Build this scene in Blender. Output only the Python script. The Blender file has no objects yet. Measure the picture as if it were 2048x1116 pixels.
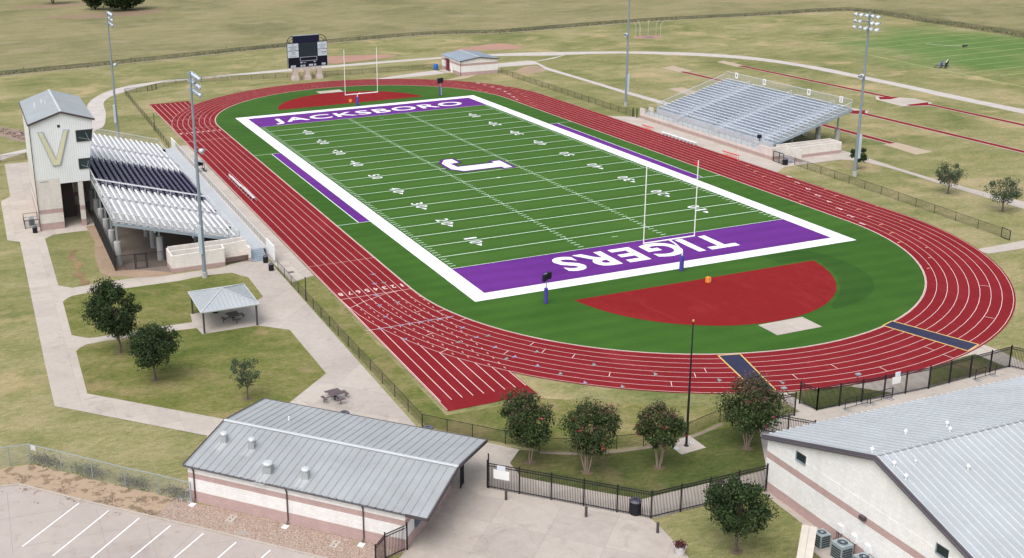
import bpy, bmesh, math, random
from mathutils import Vector, Matrix
from mathutils.geometry import tessellate_polygon
R = math.radians
C = bpy.context.scene.collection
SC = bpy.context.scene
# ------------------------------------------------------------------ camera
CAM = Vector((-76.34909, -163.33666, 44.93511))
YAW, PIT, ROL, FOC, CX, CY = 0.34519, 0.28537, -0.02798, 2249.26, 748.86, 426.28
fwd = Vector((math.sin(YAW)*math.cos(PIT), math.cos(YAW)*math.cos(PIT), -math.sin(PIT)))
r0 = Vector((math.cos(YAW), -math.sin(YAW), 0)); u0 = r0.cross(fwd)
rgt = math.cos(ROL)*r0 + math.sin(ROL)*u0; upv = -math.sin(ROL)*r0 + math.cos(ROL)*u0
cd = bpy.data.cameras.new('camera'); cam = bpy.data.objects.new('camera', cd); C.objects.link(cam)
m3 = Matrix((rgt, upv, -fwd)).transposed()
cam.matrix_world = Matrix.Translation(CAM) @ m3.to_4x4()
cd.sensor_fit = 'HORIZONTAL'; cd.sensor_width = 36; cd.lens = FOC*36/2048
cd.shift_x = (1024-CX)/2048; cd.shift_y = (CY-558)/2048
cd.clip_start = 1; cd.clip_end = 4000
SC.camera = cam
# ------------------------------------------------------------------ sky, sun, exposure
SUN_EL, SUN_AZ = 60, 232      # degrees; azimuth clockwise from +Y
w = bpy.data.worlds.new('World'); SC.world = w; w.use_nodes = True
nt = w.node_tree; bg = nt.nodes['Background']
sky = nt.nodes.new('ShaderNodeTexSky'); sky.sky_type = 'NISHITA'; sky.sun_disc = False
sky.sun_elevation = R(SUN_EL); sky.sun_rotation = R(SUN_AZ); sky.air_density = 1.2; sky.dust_density = 4.0; sky.ozone_density = 1.0
hs = nt.nodes.new('ShaderNodeHueSaturation'); hs.inputs['Saturation'].default_value = 0.45
nt.links.new(sky.outputs[0], hs.inputs['Color']); nt.links.new(hs.outputs[0], bg.inputs[0])
bg.inputs[1].default_value = 0.15
sl = bpy.data.lights.new('sun', 'SUN'); sl.energy = 1.0; sl.angle = R(45); sl.color = (1, .98, .955)
so = bpy.data.objects.new('sun', sl); C.objects.link(so)
sd = Vector((math.sin(R(SUN_AZ))*math.cos(R(SUN_EL)), math.cos(R(SUN_AZ))*math.cos(R(SUN_EL)), math.sin(R(SUN_EL))))
so.rotation_euler = sd.to_track_quat('Z', 'Y').to_euler()
SC.view_settings.view_transform = 'Standard'; SC.view_settings.look = 'None'
SC.view_settings.exposure = 0.50; SC.view_settings.gamma = 1
# ------------------------------------------------------------------ materials
def N(nt, t, **kw):
    n = nt.nodes.new(t)
    for k, v in kw.items():
        if k.startswith('i_'): n.inputs[k[2:].replace('_', ' ')].default_value = v
        else: setattr(n, k, v)
    return n
def L(nt, a, b): nt.links.new(a, b)
def newmat(name, rough=.8, metal=0.0):
    m = bpy.data.materials.new(name); m.use_nodes = True
    b = m.node_tree.nodes['Principled BSDF']; b.inputs['Roughness'].default_value = rough
    b.inputs['Metallic'].default_value = metal; b.inputs['Specular IOR Level'].default_value = .3
    return m, m.node_tree, b
def c4(c): return (c[0], c[1], c[2], 1)
def noise(nt, scale, detail=4, rough=.6, vec=None, dist=0):
    n = N(nt, 'ShaderNodeTexNoise'); n.inputs['Scale'].default_value = scale; n.inputs['Detail'].default_value = detail
    n.inputs['Roughness'].default_value = rough; n.inputs['Distortion'].default_value = dist
    if vec is not None: L(nt, vec, n.inputs['Vector'])
    return n.outputs['Fac']
def ramp(nt, fac, stops, const=False):
    r = N(nt, 'ShaderNodeValToRGB'); L(nt, fac, r.inputs[0]); e = r.color_ramp.elements
    if const: r.color_ramp.interpolation = 'CONSTANT'
    while len(e) < len(stops): e.new(.5)
    for x, (p, c) in zip(e, stops): x.position = p; x.color = c4(c) if len(c) == 3 else c
    return r.outputs[0]
def mix(nt, fac, a, b, mode='MIX'):
    m = N(nt, 'ShaderNodeMix', data_type='RGBA', blend_type=mode)
    if hasattr(fac, 'links'): L(nt, fac, m.inputs[0])
    else: m.inputs[0].default_value = fac
    for s, v in ((6, a), (7, b)):
        if hasattr(v, 'links'): L(nt, v, m.inputs[s])
        else: m.inputs[s].default_value = c4(v)
    return m.outputs[2]
def bump(nt, b, h, strength=.3, dist=.05):
    n = N(nt, 'ShaderNodeBump'); n.inputs['Strength'].default_value = strength; n.inputs['Distance'].default_value = dist
    L(nt, h, n.inputs['Height']); L(nt, n.outputs[0], b.inputs['Normal'])
def objvec(nt, scale=(1, 1, 1), rot=(0, 0, 0), kind='Object'):
    t = N(nt, 'ShaderNodeTexCoord'); m = N(nt, 'ShaderNodeMapping')
    m.inputs['Scale'].default_value = scale; m.inputs['Rotation'].default_value = rot
    L(nt, t.outputs[kind], m.inputs[0]); return m.outputs[0]
def plain(name, col, rough=.6, metal=0, var=.12, scale=2.0, bmp=0):
    m, nt, b = newmat(name, rough, metal)
    v = objvec(nt); f = noise(nt, scale, 5, .65, v); g = noise(nt, scale*.17, 3, .5, v)
    lo = tuple(x*(1-var) for x in col); hi = tuple(min(1, x*(1+var)) for x in col)
    c = ramp(nt, f, [(.3, lo), (.7, hi)])
    c = mix(nt, .5, c, ramp(nt, g, [(.35, lo), (.65, hi)]))
    L(nt, c, b.inputs['Base Color'])
    if bmp: bump(nt, b, f, bmp, .03)
    return m
def grass_mat(name, dark, mid, straw, s=1.0, bare=None, rot=0.5):
    m, nt, b = newmat(name, .95); b.inputs['Specular IOR Level'].default_value = .1
    v = objvec(nt, (1, 1, 1), (0, 0, rot))
    vs = objvec(nt, (.62, 1.35, 1), (0, 0, rot))
    big = noise(nt, .035*s, 5, .6, v, .6); med = noise(nt, .22*s, 6, .68, vs, .4); fin = noise(nt, 1.6*s, 6, .75, vs)
    tiny = noise(nt, 9*s, 3, .8, v)
    a = N(nt, 'ShaderNodeMath', operation='MULTIPLY_ADD'); L(nt, big, a.inputs[0]); a.inputs[1].default_value = 1.1
    a2 = N(nt, 'ShaderNodeMath', operation='MULTIPLY'); L(nt, med, a2.inputs[0]); a2.inputs[1].default_value = .85; L(nt, a2.outputs[0], a.inputs[2])
    a3 = N(nt, 'ShaderNodeMath', operation='MULTIPLY_ADD'); L(nt, fin, a3.inputs[0]); a3.inputs[1].default_value = .75; L(nt, a.outputs[0], a3.inputs[2])
    a4 = N(nt, 'ShaderNodeMath', operation='MULTIPLY'); L(nt, a3.outputs[0], a4.inputs[0]); a4.inputs[1].default_value = 1/2.7
    col = ramp(nt, a4.outputs[0], [(.385, dark), (.49, mid), (.60, straw)])
    if bare:
        nb = noise(nt, .09*s, 5, .6, v, .5)
        col = mix(nt, ramp(nt, nb, [(.545, (0, 0, 0)), (.68, (.7, .7, .7))]), col, bare)
    col = mix(nt, .55, col, ramp(nt, tiny, [(.3, (.45, .45, .45)), (.7, (1.6, 1.6, 1.6))]), 'MULTIPLY')
    gr_ = noise(nt, 2.7, 4, .85, vs); col = mix(nt, .5, col, ramp(nt, gr_, [(.36, (.62, .62, .60)), (.5, (1, 1, 1)), (.66, (1.42, 1.40, 1.35))]), 'MULTIPLY')
    L(nt, col, b.inputs['Base Color']); bump(nt, b, fin, .5, .12)
    return m, nt, b, col
M = {}
GD, GM, GS = (.105, .132, .042), (.205, .20, .085), (.325, .275, .155)
M['grass'], gnt, gb, gcol = grass_mat('grass_ground', GD, GM, GS, 1, (.40, .31, .18))
# the irrigated practice field: greener grass around one place
geo = N(gnt, 'ShaderNodeNewGeometry')
mp = N(gnt, 'ShaderNodeMapping'); mp.vector_type = 'TEXTURE'; mp.inputs['Location'].default_value = (172, 48, 0); mp.inputs['Rotation'].default_value = (0, 0, 0); mp.inputs['Scale'].default_value = (38, 46, 1)
L(gnt, geo.outputs['Position'], mp.inputs[0])
ln = N(gnt, 'ShaderNodeVectorMath', operation='LENGTH'); L(gnt, mp.outputs[0], ln.inputs[0])
nn = noise(gnt, .06, 4, .6, geo.outputs['Position'])
ad = N(gnt, 'ShaderNodeMath', operation='ADD'); L(gnt, ln.outputs['Value'], ad.inputs[0]); L(gnt, nn, ad.inputs[1])
gm = ramp(gnt, ad.outputs[0], [(.0, (1, 1, 1)), (1.0, (0, 0, 0))])
rr = [n for n in gnt.nodes if n.type == 'VALTORGB'][-1]; rr.color_ramp.elements[0].position = .0
mr = N(gnt, 'ShaderNodeMapRange'); mr.inputs['From Min'].default_value = 1.15; mr.inputs['From Max'].default_value = 1.65; mr.inputs['To Min'].default_value = .72; mr.inputs['To Max'].default_value = 0
L(gnt, ad.outputs[0], mr.inputs['Value'])
L(gnt, mix(gnt, mr.outputs[0], gcol, (.062, .155, .034)), gb.inputs['Base Color'])
M['lawn'] = grass_mat('lawn_grass', (.066, .098, .022), (.142, .152, .044), (.26, .22, .105), 1.6, (.29, .215, .12))[0]
M['lawn_dark'] = grass_mat('dark_lawn_grass', (.044, .070, .018), (.090, .102, .032), (.165, .145, .066), 1.8, (.20, .155, .09))[0]  # darker, greener mix of the lawn grass
M['pasture'] = grass_mat('pasture_grass', (.13, .13, .062), (.205, .19, .092), (.275, .235, .13), .8, (.28, .235, .145), .1)[0]
M['weeds'] = grass_mat('weeds', (.065, .075, .04), (.125, .12, .06), (.20, .17, .09), 1.5, None, .1)[0]
def turf_mat(name, a, b_, stripes=0.0):
    m, nt, b = newmat(name, .9); b.inputs['Specular IOR Level'].default_value = .15
    v = objvec(nt); vs = objvec(nt, (.3, 1.0, 1))
    f = noise(nt, .8, 5, .7, vs); g = noise(nt, .05, 3, .6, v, .8); t = noise(nt, 12, 2, .8, v)
    wv = N(nt, 'ShaderNodeTexWave', wave_type='BANDS', bands_direction='Y'); wv.inputs['Scale'].default_value = .069; wv.inputs['Distortion'].default_value = .3
    L(nt, v, wv.inputs[0])
    c = ramp(nt, f, [(.25, a), (.75, b_)])
    c = mix(nt, .6, c, ramp(nt, g, [(.35, a), (.65, b_)]))
    c = mix(nt, stripes, c, ramp(nt, wv.outputs['Color'], [(.42, tuple(x*.8 for x in a)), (.58, tuple(x*1.15 for x in b_))]))
    if not stripes:
        w2 = N(nt, 'ShaderNodeTexWave', wave_type='RINGS'); w2.inputs['Scale'].default_value = .11; w2.inputs['Distortion'].default_value = 4.5; w2.inputs['Detail'].default_value = 3; w2.inputs['Detail Scale'].default_value = .25
        L(nt, objvec(nt), w2.inputs[0]); c = mix(nt, .13, c, ramp(nt, w2.outputs['Color'], [(.2, (.6, .6, .6)), (.8, (1.35, 1.35, 1.35))]), 'MULTIPLY')
    c = mix(nt, .4, c, ramp(nt, t, [(.3, (.6, .6, .6)), (.7, (1.4, 1.4, 1.4))]), 'MULTIPLY')
    L(nt, c, b.inputs['Base Color']); bump(nt, b, t, .3, .02)
    return m
M['turf'] = turf_mat('artificial_turf', (.038, .100, .013), (.056, .130, .020), .18)
M['turf_end'] = turf_mat('artificial_turf_surround', (.026, .082, .009), (.048, .120, .016), .0)
M['purple'] = turf_mat('purple_turf', (.098, .018, .180), (.132, .026, .222))
M['white_turf'] = turf_mat('white_turf', (.74, .74, .78), (.82, .82, .85))
M['navy_turf'] = plain('navy_turf', (.03, .02, .06), .9)
def track_mat(name, a, b_):
    m, nt, b = newmat(name, .95); v = objvec(nt); b.inputs['Specular IOR Level'].default_value = .08
    f = noise(nt, 26, 3, .85, v); g = noise(nt, .12, 5, .65, v, .5); h = noise(nt, 1.2, 4, .6, v)
    c = ramp(nt, f, [(.3, a), (.7, b_)]); c = mix(nt, .5, c, ramp(nt, g, [(.3, a), (.7, b_)])); c = mix(nt, .25, c, ramp(nt, h, [(.3, a), (.7, b_)]))
    wr = noise(nt, .35, 7, .75, objvec(nt, (1, .35, 1)), 1.0); c = mix(nt, ramp(nt, wr, [(.52, (0, 0, 0)), (.72, (.35, .35, .35))]), c, tuple(min(1, x*1.25+.02) for x in b_))
    L(nt, c, b.inputs['Base Color']); bump(nt, b, f, .2, .01)
    return m
M['track'] = track_mat('red_track_rubber', (.152, .0098, .0135), (.230, .019, .0235))
M['apron'] = track_mat('red_apron_rubber', (.168, .0095, .0115), (.240, .017, .018))
M['mat_navy'] = track_mat('navy_crossing_mat', (.022, .024, .055), (.05, .052, .09))
M['line'] = plain('track_line_paint', (.72, .53, .50), .7)
M['line_white'] = plain('white_line_paint', (.82, .84, .80), .7)
M['yline'] = plain('yard_line_paint', (.62, .80, .62), .8)
M['yellow'] = plain('yellow_edge', (.62, .43, .15), .7)
M['orange_mark'] = plain('orange_mark_paint', (.8, .38, .25), .7)
M['blue_mark'] = plain('blue_mark_paint', (.24, .24, .38), .7)
M['green_mark'] = plain('green_mark_paint', (.19, .26, .25), .7)
def concrete_mat(name, a, b_, rot=0, gx=4.0, joint=.75, stain=None):
    m, nt, b = newmat(name, .85); v = objvec(nt); vr = objvec(nt, (1, 1, 1), (0, 0, rot))
    f = noise(nt, 1.3, 7, .7, v); g = noise(nt, .11, 5, .6, v, .8); t = noise(nt, 14, 3, .8, v)
    c = ramp(nt, g, [(.32, a), (.68, b_)]); c = mix(nt, .45, c, ramp(nt, f, [(.3, a), (.7, b_)]))
    c = mix(nt, .25, c, ramp(nt, t, [(.3, (.7, .7, .7)), (.7, (1.25, 1.25, 1.25))]), 'MULTIPLY')
    s = noise(nt, .45, 6, .7, v, 1.2)
    c = mix(nt, ramp(nt, s, [(.56, (0, 0, 0)), (.72, (.5, .5, .5))]), c, stain or (.24, .20, .18))
    br = N(nt, 'ShaderNodeTexBrick'); br.offset = 0; br.inputs['Scale'].default_value = 1; br.inputs['Brick Width'].default_value = gx; br.inputs['Row Height'].default_value = gx
    br.inputs['Mortar Size'].default_value = .025; br.inputs['Color1'].default_value = (1, 1, 1, 1); br.inputs['Color2'].default_value = (.90, .90, .91, 1); br.inputs['Mortar'].default_value = (joint, joint, joint, 1)
    L(nt, vr, br.inputs[0]); c = mix(nt, 1, c, br.outputs[0], 'MULTIPLY')
    L(nt, c, b.inputs['Base Color']); bump(nt, b, t, .1, .01)
    return m
M['conc'] = concrete_mat('pale_concrete', (.40, .35, .30), (.52, .465, .41), .0, 2.6, .80)
M['conc2'] = concrete_mat('plaza_concrete', (.37, .32, .28), (.50, .45, .40), R(45), 4.2, .78)
M['asph'] = concrete_mat('parking_concrete', (.385, .33, .295), (.46, .405, .37), R(8), 9, .95, (.27, .22, .2))
M['gravel_path'] = plain('pale_gravel_path', (.46, .42, .39), .95, 0, .14, 3, .4)
M['dirt'] = plain('bare_dirt', (.31, .225, .155), .95, 0, .2, 1.2, .4)
M['reddirt'] = plain('red_clay_dirt', (.34, .20, .15), .95, 0, .12, .6, .3)
M['sand'] = plain('sand', (.40, .32, .235), .95, 0, .1, 1, .2)
def gravel_mat():
    m, nt, b = newmat('river_gravel', .8); v = objvec(nt)
    vo = N(nt, 'ShaderNodeTexVoronoi'); vo.inputs['Scale'].default_value = 17; L(nt, v, vo.inputs['Vector'])
    sp = N(nt, 'ShaderNodeSeparateColor'); L(nt, vo.outputs['Color'], sp.inputs[0])
    c = ramp(nt, sp.outputs[0], [(0, (.20, .14, .11)), (.35, (.31, .22, .17)), (.7, (.38, .29, .235)), (1, (.50, .42, .37))])
    L(nt, c, b.inputs['Base Color']); bump(nt, b, vo.outputs['Distance'], .6, .03)
    return m
M['gravel'] = gravel_mat()
def mulch_mat():
    m, nt, b = newmat('sandy_soil_with_dead_grass', .95); v = objvec(nt)
    f = noise(nt, 1.15, 3, .5, v, .1); g = noise(nt, 9, 4, .7, v)
    c = ramp(nt, f, [(.0, (.40, .30, .21)), (.52, (.38, .28, .195)), (.57, (.25, .18, .12)), (.66, (.21, .155, .10))])
    c = mix(nt, .5, c, ramp(nt, g, [(.3, (.6, .6, .6)), (.7, (1.3, 1.3, 1.3))]), 'MULTIPLY')
    L(nt, c, b.inputs['Base Color']); bump(nt, b, g, .5, .05)
    return m
M['mulch'] = mulch_mat()
def block_mat(name, bands, white=(.78, .77, .76), pink=(.47, .34, .325), soft=.2):
    """split-face block courses; bands = [(z0,z1)] courses of pink block"""
    m, nt, b = newmat(name, .9); t = N(nt, 'ShaderNodeTexCoord'); s = N(nt, 'ShaderNodeSeparateXYZ'); L(nt, t.outputs['Object'], s.inputs[0])
    ad = N(nt, 'ShaderNodeMath', operation='ADD'); L(nt, s.outputs[0], ad.inputs[0]); L(nt, s.outputs[1], ad.inputs[1])
    cb = N(nt, 'ShaderNodeCombineXYZ'); L(nt, ad.outputs[0], cb.inputs[0]); L(nt, s.outputs[2], cb.inputs[1])
    br = N(nt, 'ShaderNodeTexBrick'); L(nt, cb.outputs[0], br.inputs[0]); br.inputs['Scale'].default_value = 1
    br.inputs['Brick Width'].default_value = .41; br.inputs['Row Height'].default_value = .2; br.inputs['Mortar Size'].default_value = .012
    br.inputs['Color1'].default_value = (1.05, 1.05, 1.05, 1); br.inputs['Color2'].default_value = (.93, .93, .93, 1); br.inputs['Mortar'].default_value = (.78, .77, .76, 1)
    col = None
    mask = None
    for z0, z1 in bands:
        g1 = N(nt, 'ShaderNodeMath', operation='GREATER_THAN'); L(nt, s.outputs[2], g1.inputs[0]); g1.inputs[1].default_value = z0
        g2 = N(nt, 'ShaderNodeMath', operation='LESS_THAN'); L(nt, s.outputs[2], g2.inputs[0]); g2.inputs[1].default_value = z1
        g = N(nt, 'ShaderNodeMath', operation='MULTIPLY'); L(nt, g1.outputs[0], g.inputs[0]); L(nt, g2.outputs[0], g.inputs[1])
        if mask is None: mask = g
        else:
            q = N(nt, 'ShaderNodeMath', operation='MAXIMUM'); L(nt, mask.outputs[0], q.inputs[0]); L(nt, g.outputs[0], q.inputs[1]); mask = q
    col = mix(nt, mask.outputs[0], white, pink) if mask else mix(nt, 0, white, pink)
    col = mix(nt, .8, col, br.outputs[0], 'MULTIPLY')
    v = objvec(nt); f = noise(nt, .5, 6, .7, v)
    col = mix(nt, soft, col, ramp(nt, f, [(.3, (.75, .72, .68)), (.7, (1.15, 1.15, 1.15))]), 'MULTIPLY')
    sk = noise(nt, 1.6, 5, .7, objvec(nt, (1, 1, .16))); col = mix(nt, .35, col, ramp(nt, sk, [(.35, (.80, .78, .74)), (.55, (1, 1, 1))]), 'MULTIPLY')
    L(nt, col, b.inputs['Base Color']); bump(nt, b, br.outputs['Fac'], -.3, .01)
    return m
M['blk_small'] = block_mat('banded_block_concession', [(-1, .92), (1.98, 2.42)])
M['blk_big'] = block_mat('banded_block_fieldhouse', [(-1, .85), (2.75, 3.3)], (.86, .85, .845), (.50, .355, .34), .12)
M['blk_store'] = block_mat('banded_block_storage', [(-1, .85), (2.35, 2.9)])
M['blk_tower'] = block_mat('banded_block_tower', [(-1, 1.0), (2.35, 2.95)], (.68, .645, .60), (.45, .33, .31), .3)
M['blk_wall'] = block_mat('banded_block_wall', [(-1, .55)], (.74, .70, .65), (.46, .33, .31), .35)
M['blk_front'] = block_mat('block_front_wall', [(-1, .62)], (.66, .58, .54), (.44, .33, .30), .3)
M['limestone'] = block_mat('limestone_block', [], (.58, .50, .47), (.5, .4, .4), .3)
def metal_roof(name, col, var=.06):
    m, nt, b = newmat(name, .42, .25); v = objvec(nt)
    f = noise(nt, .35, 5, .6, v, .5); g = noise(nt, 5, 4, .7, v)
    c = ramp(nt, f, [(.3, tuple(x*(1-var) for x in col)), (.7, tuple(x*(1+var) for x in col))])
    c = mix(nt, .25, c, ramp(nt, g, [(.3, (.85, .85, .85)), (.7, (1.1, 1.1, 1.1))]), 'MULTIPLY')
    L(nt, c, b.inputs['Base Color']); return m
M['roof'] = metal_roof('galvalume_roof', (.39, .405, .41), .10)
M['roof_light'] = metal_roof('pale_metal_roof', (.44, .47, .485))
M['roof_blue'] = metal_roof('blue_grey_metal_roof', (.33, .38, .43))
M['rib'] = metal_roof('roof_seam', (.37, .39, .40))
M['rib_light'] = metal_roof('pale_roof_seam', (.64, .67, .69))
M['ridge'] = metal_roof('ridge_cap', (.56, .58, .59))
M['flash'] = metal_roof('worn_flashing', (.46, .47, .47))
def siding_mat():
    m, nt, b = newmat('ribbed_white_siding', .55, 0); v = objvec(nt)
    s = N(nt, 'ShaderNodeSeparateXYZ'); L(nt, v, s.inputs[0])
    ad = N(nt, 'ShaderNodeMath', operation='ADD'); L(nt, s.outputs[0], ad.inputs[0]); L(nt, s.outputs[1], ad.inputs[1])
    mu = N(nt, 'ShaderNodeMath', operation='MULTIPLY'); L(nt, ad.outputs[0], mu.inputs[0]); mu.inputs[1].default_value = 1/.3
    fr = N(nt, 'ShaderNodeMath', operation='FRACT'); L(nt, mu.outputs[0], fr.inputs[0])
    c = ramp(nt, fr.outputs[0], [(0, (.58, .60, .60)), (.12, (.55, .57, .58)), (.2, (.72, .74, .74)), (.95, (.74, .76, .76))])
    g = noise(nt, .4, 5, .6, v); c = mix(nt, .4, c, ramp(nt, g, [(.3, (.88, .88, .87)), (.7, (1.08, 1.08, 1.08))]), 'MULTIPLY')
    L(nt, c, b.inputs['Base Color']); bump(nt, b, fr.outputs[0], .3, .03); return m
M['siding'] = siding_mat()
M['alu'] = plain('aluminium_bench', (.62, .64, .67), .4, .1, .06)
M['alu_deck'] = plain('aluminium_deck', (.45, .45, .465), .6, .0, .10, 1.5)
M['alu_deck_r'] = plain('bright_aluminium_deck', (.42, .46, .51), .5, .1, .1, 1.5)
M['galv'] = plain('galvanised_steel', (.34, .40, .45), .5, .35, .1)
M['pole'] = plain('galvanised_pole', (.26, .31, .36), .5, .3, .08)
M['lamp'] = plain('floodlight_housing', (.54, .58, .62), .4, .1, .08)
M['box_blue'] = plain('pale_ballast_box', (.50, .58, .64), .5)
M['rail_white'] = plain('pale_rail', (.66, .67, .68), .5)
M['rail_buff'] = plain('buff_rail', (.55, .54, .45), .5)
M['navy'] = plain('navy_plastic', (.016, .014, .045), .45, 0, .2)
M['navy_seat'] = plain('navy_seat_painted_sheen', (.085, .078, .135), .5, 0, .15)  # seat tops: same navy, colour lightened for the light they reflect
M['walk'] = plain('grey_walkway', (.42, .44, .46), .7, 0, .08, 1.5)
M['col'] = plain('concrete_column', (.40, .40, .39), .9, 0, .15, 1.5, .1)
M['black'] = plain('black_painted_steel', (.014, .014, .02), .45)
M['blackp'] = plain('black_plastic', (.012, .012, .02), .6)
M['brown'] = plain('dark_brown_trim', (.075, .062, .065), .5)
M['downspout'] = plain('brown_downspout', (.09, .065, .06), .45)
M['white'] = plain('white_paint', (.80, .80, .80), .5, 0, .04)
M['white_post'] = plain('white_goal_paint', (.84, .84, .82), .4, 0, .02)
M['pad_purple'] = plain('purple_pad', (.075, .055, .32), .6)
M['cream'] = plain('cream_letter', (.62, .60, .40), .5, 0, .05)
M['letter_edge'] = plain('grey_letter_edge', (.42, .44, .5), .5)
M['screen'] = plain('dark_screen', (.022, .032, .042), .35, 0, .1, .6)
M['board'] = plain('scoreboard_black', (.006, .006, .02), .4)
M['ad'] = plain('pale_ad_panel', (.55, .62, .68), .5)
M['ad_ink'] = plain('ad_ink', (.20, .24, .30), .6)
M['orange'] = plain('orange_foam', (.85, .28, .04), .6)
M['red'] = plain('red_plastic', (.75, .03, .03), .5)
M['blue'] = plain('blue_plastic', (.03, .12, .42), .5)
M['ac'] = plain('grey_green_ac_casing', (.30, .35, .37), .5)
M['dark'] = plain('dark_recess', (.015, .015, .018), .6)
M['bark'] = plain('grey_bark', (.14, .11, .09), .95, 0, .3, 6, .6)
M['bark_pale'] = plain('pale_crape_bark', (.36, .27, .22), .8, 0, .25, 6, .4)
M['brick_red'] = plain('red_shelving', (.30, .03, .05), .6)
M['rust'] = plain('rust_stain', (.38, .19, .07), .9, 0, .3, 2)
M['tbl'] = plain('brown_coated_table', (.12, .09, .095), .6, 0, .2, 5)
M['soil'] = plain('dark_soil', (.10, .07, .05), .95)
M['rock'] = plain('brown_rock', (.28, .21, .17), .95, 0, .3, 1.2, .5)
m, nt, b = newmat('tinted_window', .15); b.inputs['Base Color'].default_value = (.018, .032, .034, 1); b.inputs['Specular IOR Level'].default_value = .6; M['glass'] = m
def leaf_mat(name, a, b_, c_):
    m, nt, b = newmat(name, .7); g = N(nt, 'ShaderNodeNewGeometry')
    c = ramp(nt, g.outputs['Random Per Island'], [(0, a), (.6, b_), (1, c_)])
    v = objvec(nt); f = noise(nt, 1.1, 3, .6, v); c = mix(nt, .6, c, ramp(nt, f, [(.3, (.7, .72, .7)), (.7, (1.25, 1.25, 1.2))]), 'MULTIPLY')
    L(nt, c, b.inputs['Base Color']); b.inputs['Specular IOR Level'].default_value = .2
    b.inputs['Transmission Weight'].default_value = 0
    return m
M['leaf_oak'] = leaf_mat('oak_leaves', (.013, .026, .009), (.027, .048, .015), (.058, .085, .03))
M['leaf_pale'] = leaf_mat('sparse_oak_leaves', (.035, .055, .032), (.06, .085, .048), (.10, .13, .07))
M['leaf_crape'] = leaf_mat('crape_myrtle_leaves', (.015, .030, .010), (.036, .060, .019), (.088, .108, .036))
M['leaf_tip'] = leaf_mat('reddish_shoot_leaves', (.07, .05, .035), (.12, .065, .055), (.18, .10, .085))
M['blossom'] = leaf_mat('red_blossom', (.30, .03, .045), (.42, .05, .075), (.48, .13, .14))
M['flower_dark'] = leaf_mat('dark_red_foliage', (.06, .015, .025), (.12, .03, .035), (.06, .05, .03))
M['weed_leaf'] = leaf_mat('weed_leaves', (.07, .085, .04), (.12, .125, .06), (.18, .17, .09))
def mesh_mat(name, col, s=.09, wd=.16, opaque=0.0):
    """woven wire: diamonds of wire, open between"""
    m = bpy.data.materials.new(name); m.use_nodes = True; nt = m.node_tree; b = nt.nodes['Principled BSDF']; b.inputs['Base Color'].default_value = c4(col); b.inputs['Roughness'].default_value = .6
    uv = N(nt, 'ShaderNodeTexCoord'); s_ = N(nt, 'ShaderNodeSeparateXYZ'); L(nt, uv.outputs['UV'], s_.inputs[0])
    outs = []
    for op in ('ADD', 'SUBTRACT'):
        a = N(nt, 'ShaderNodeMath', operation=op); L(nt, s_.outputs[0], a.inputs[0]); L(nt, s_.outputs[1], a.inputs[1])
        d = N(nt, 'ShaderNodeMath', operation='MULTIPLY'); L(nt, a.outputs[0], d.inputs[0]); d.inputs[1].default_value = 1/s
        f = N(nt, 'ShaderNodeMath', operation='FRACT'); L(nt, d.outputs[0], f.inputs[0])
        g = N(nt, 'ShaderNodeMath', operation='LESS_THAN'); L(nt, f.outputs[0], g.inputs[0]); g.inputs[1].default_value = wd; outs.append(g)
    mx = N(nt, 'ShaderNodeMath', operation='MAXIMUM'); L(nt, outs[0].outputs[0], mx.inputs[0]); L(nt, outs[1].outputs[0], mx.inputs[1])
    tr = N(nt, 'ShaderNodeBsdfTransparent'); ms = N(nt, 'ShaderNodeMixShader'); L(nt, mx.outputs[0], ms.inputs[0]); L(nt, tr.outputs[0], ms.inputs[1]); L(nt, b.outputs[0], ms.inputs[2])
    L(nt, ms.outputs[0], nt.nodes['Material Output'].inputs[0]); return m
M['link_black'] = mesh_mat('black_chainlink', (.035, .03, .025), .09, .15)
M['link_grey'] = mesh_mat('galvanised_chainlink', (.38, .40, .40), .09, .11)
M['link_far'] = mesh_mat('sparse_field_wire', (.2, .2, .17), .15, .05)
M['link_buff'] = mesh_mat('grey_chainlink', (.42, .43, .38), .09, .15)
M['screen_cloth'] = plain('black_windscreen_cloth', (.008, .008, .012), .8)
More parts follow.
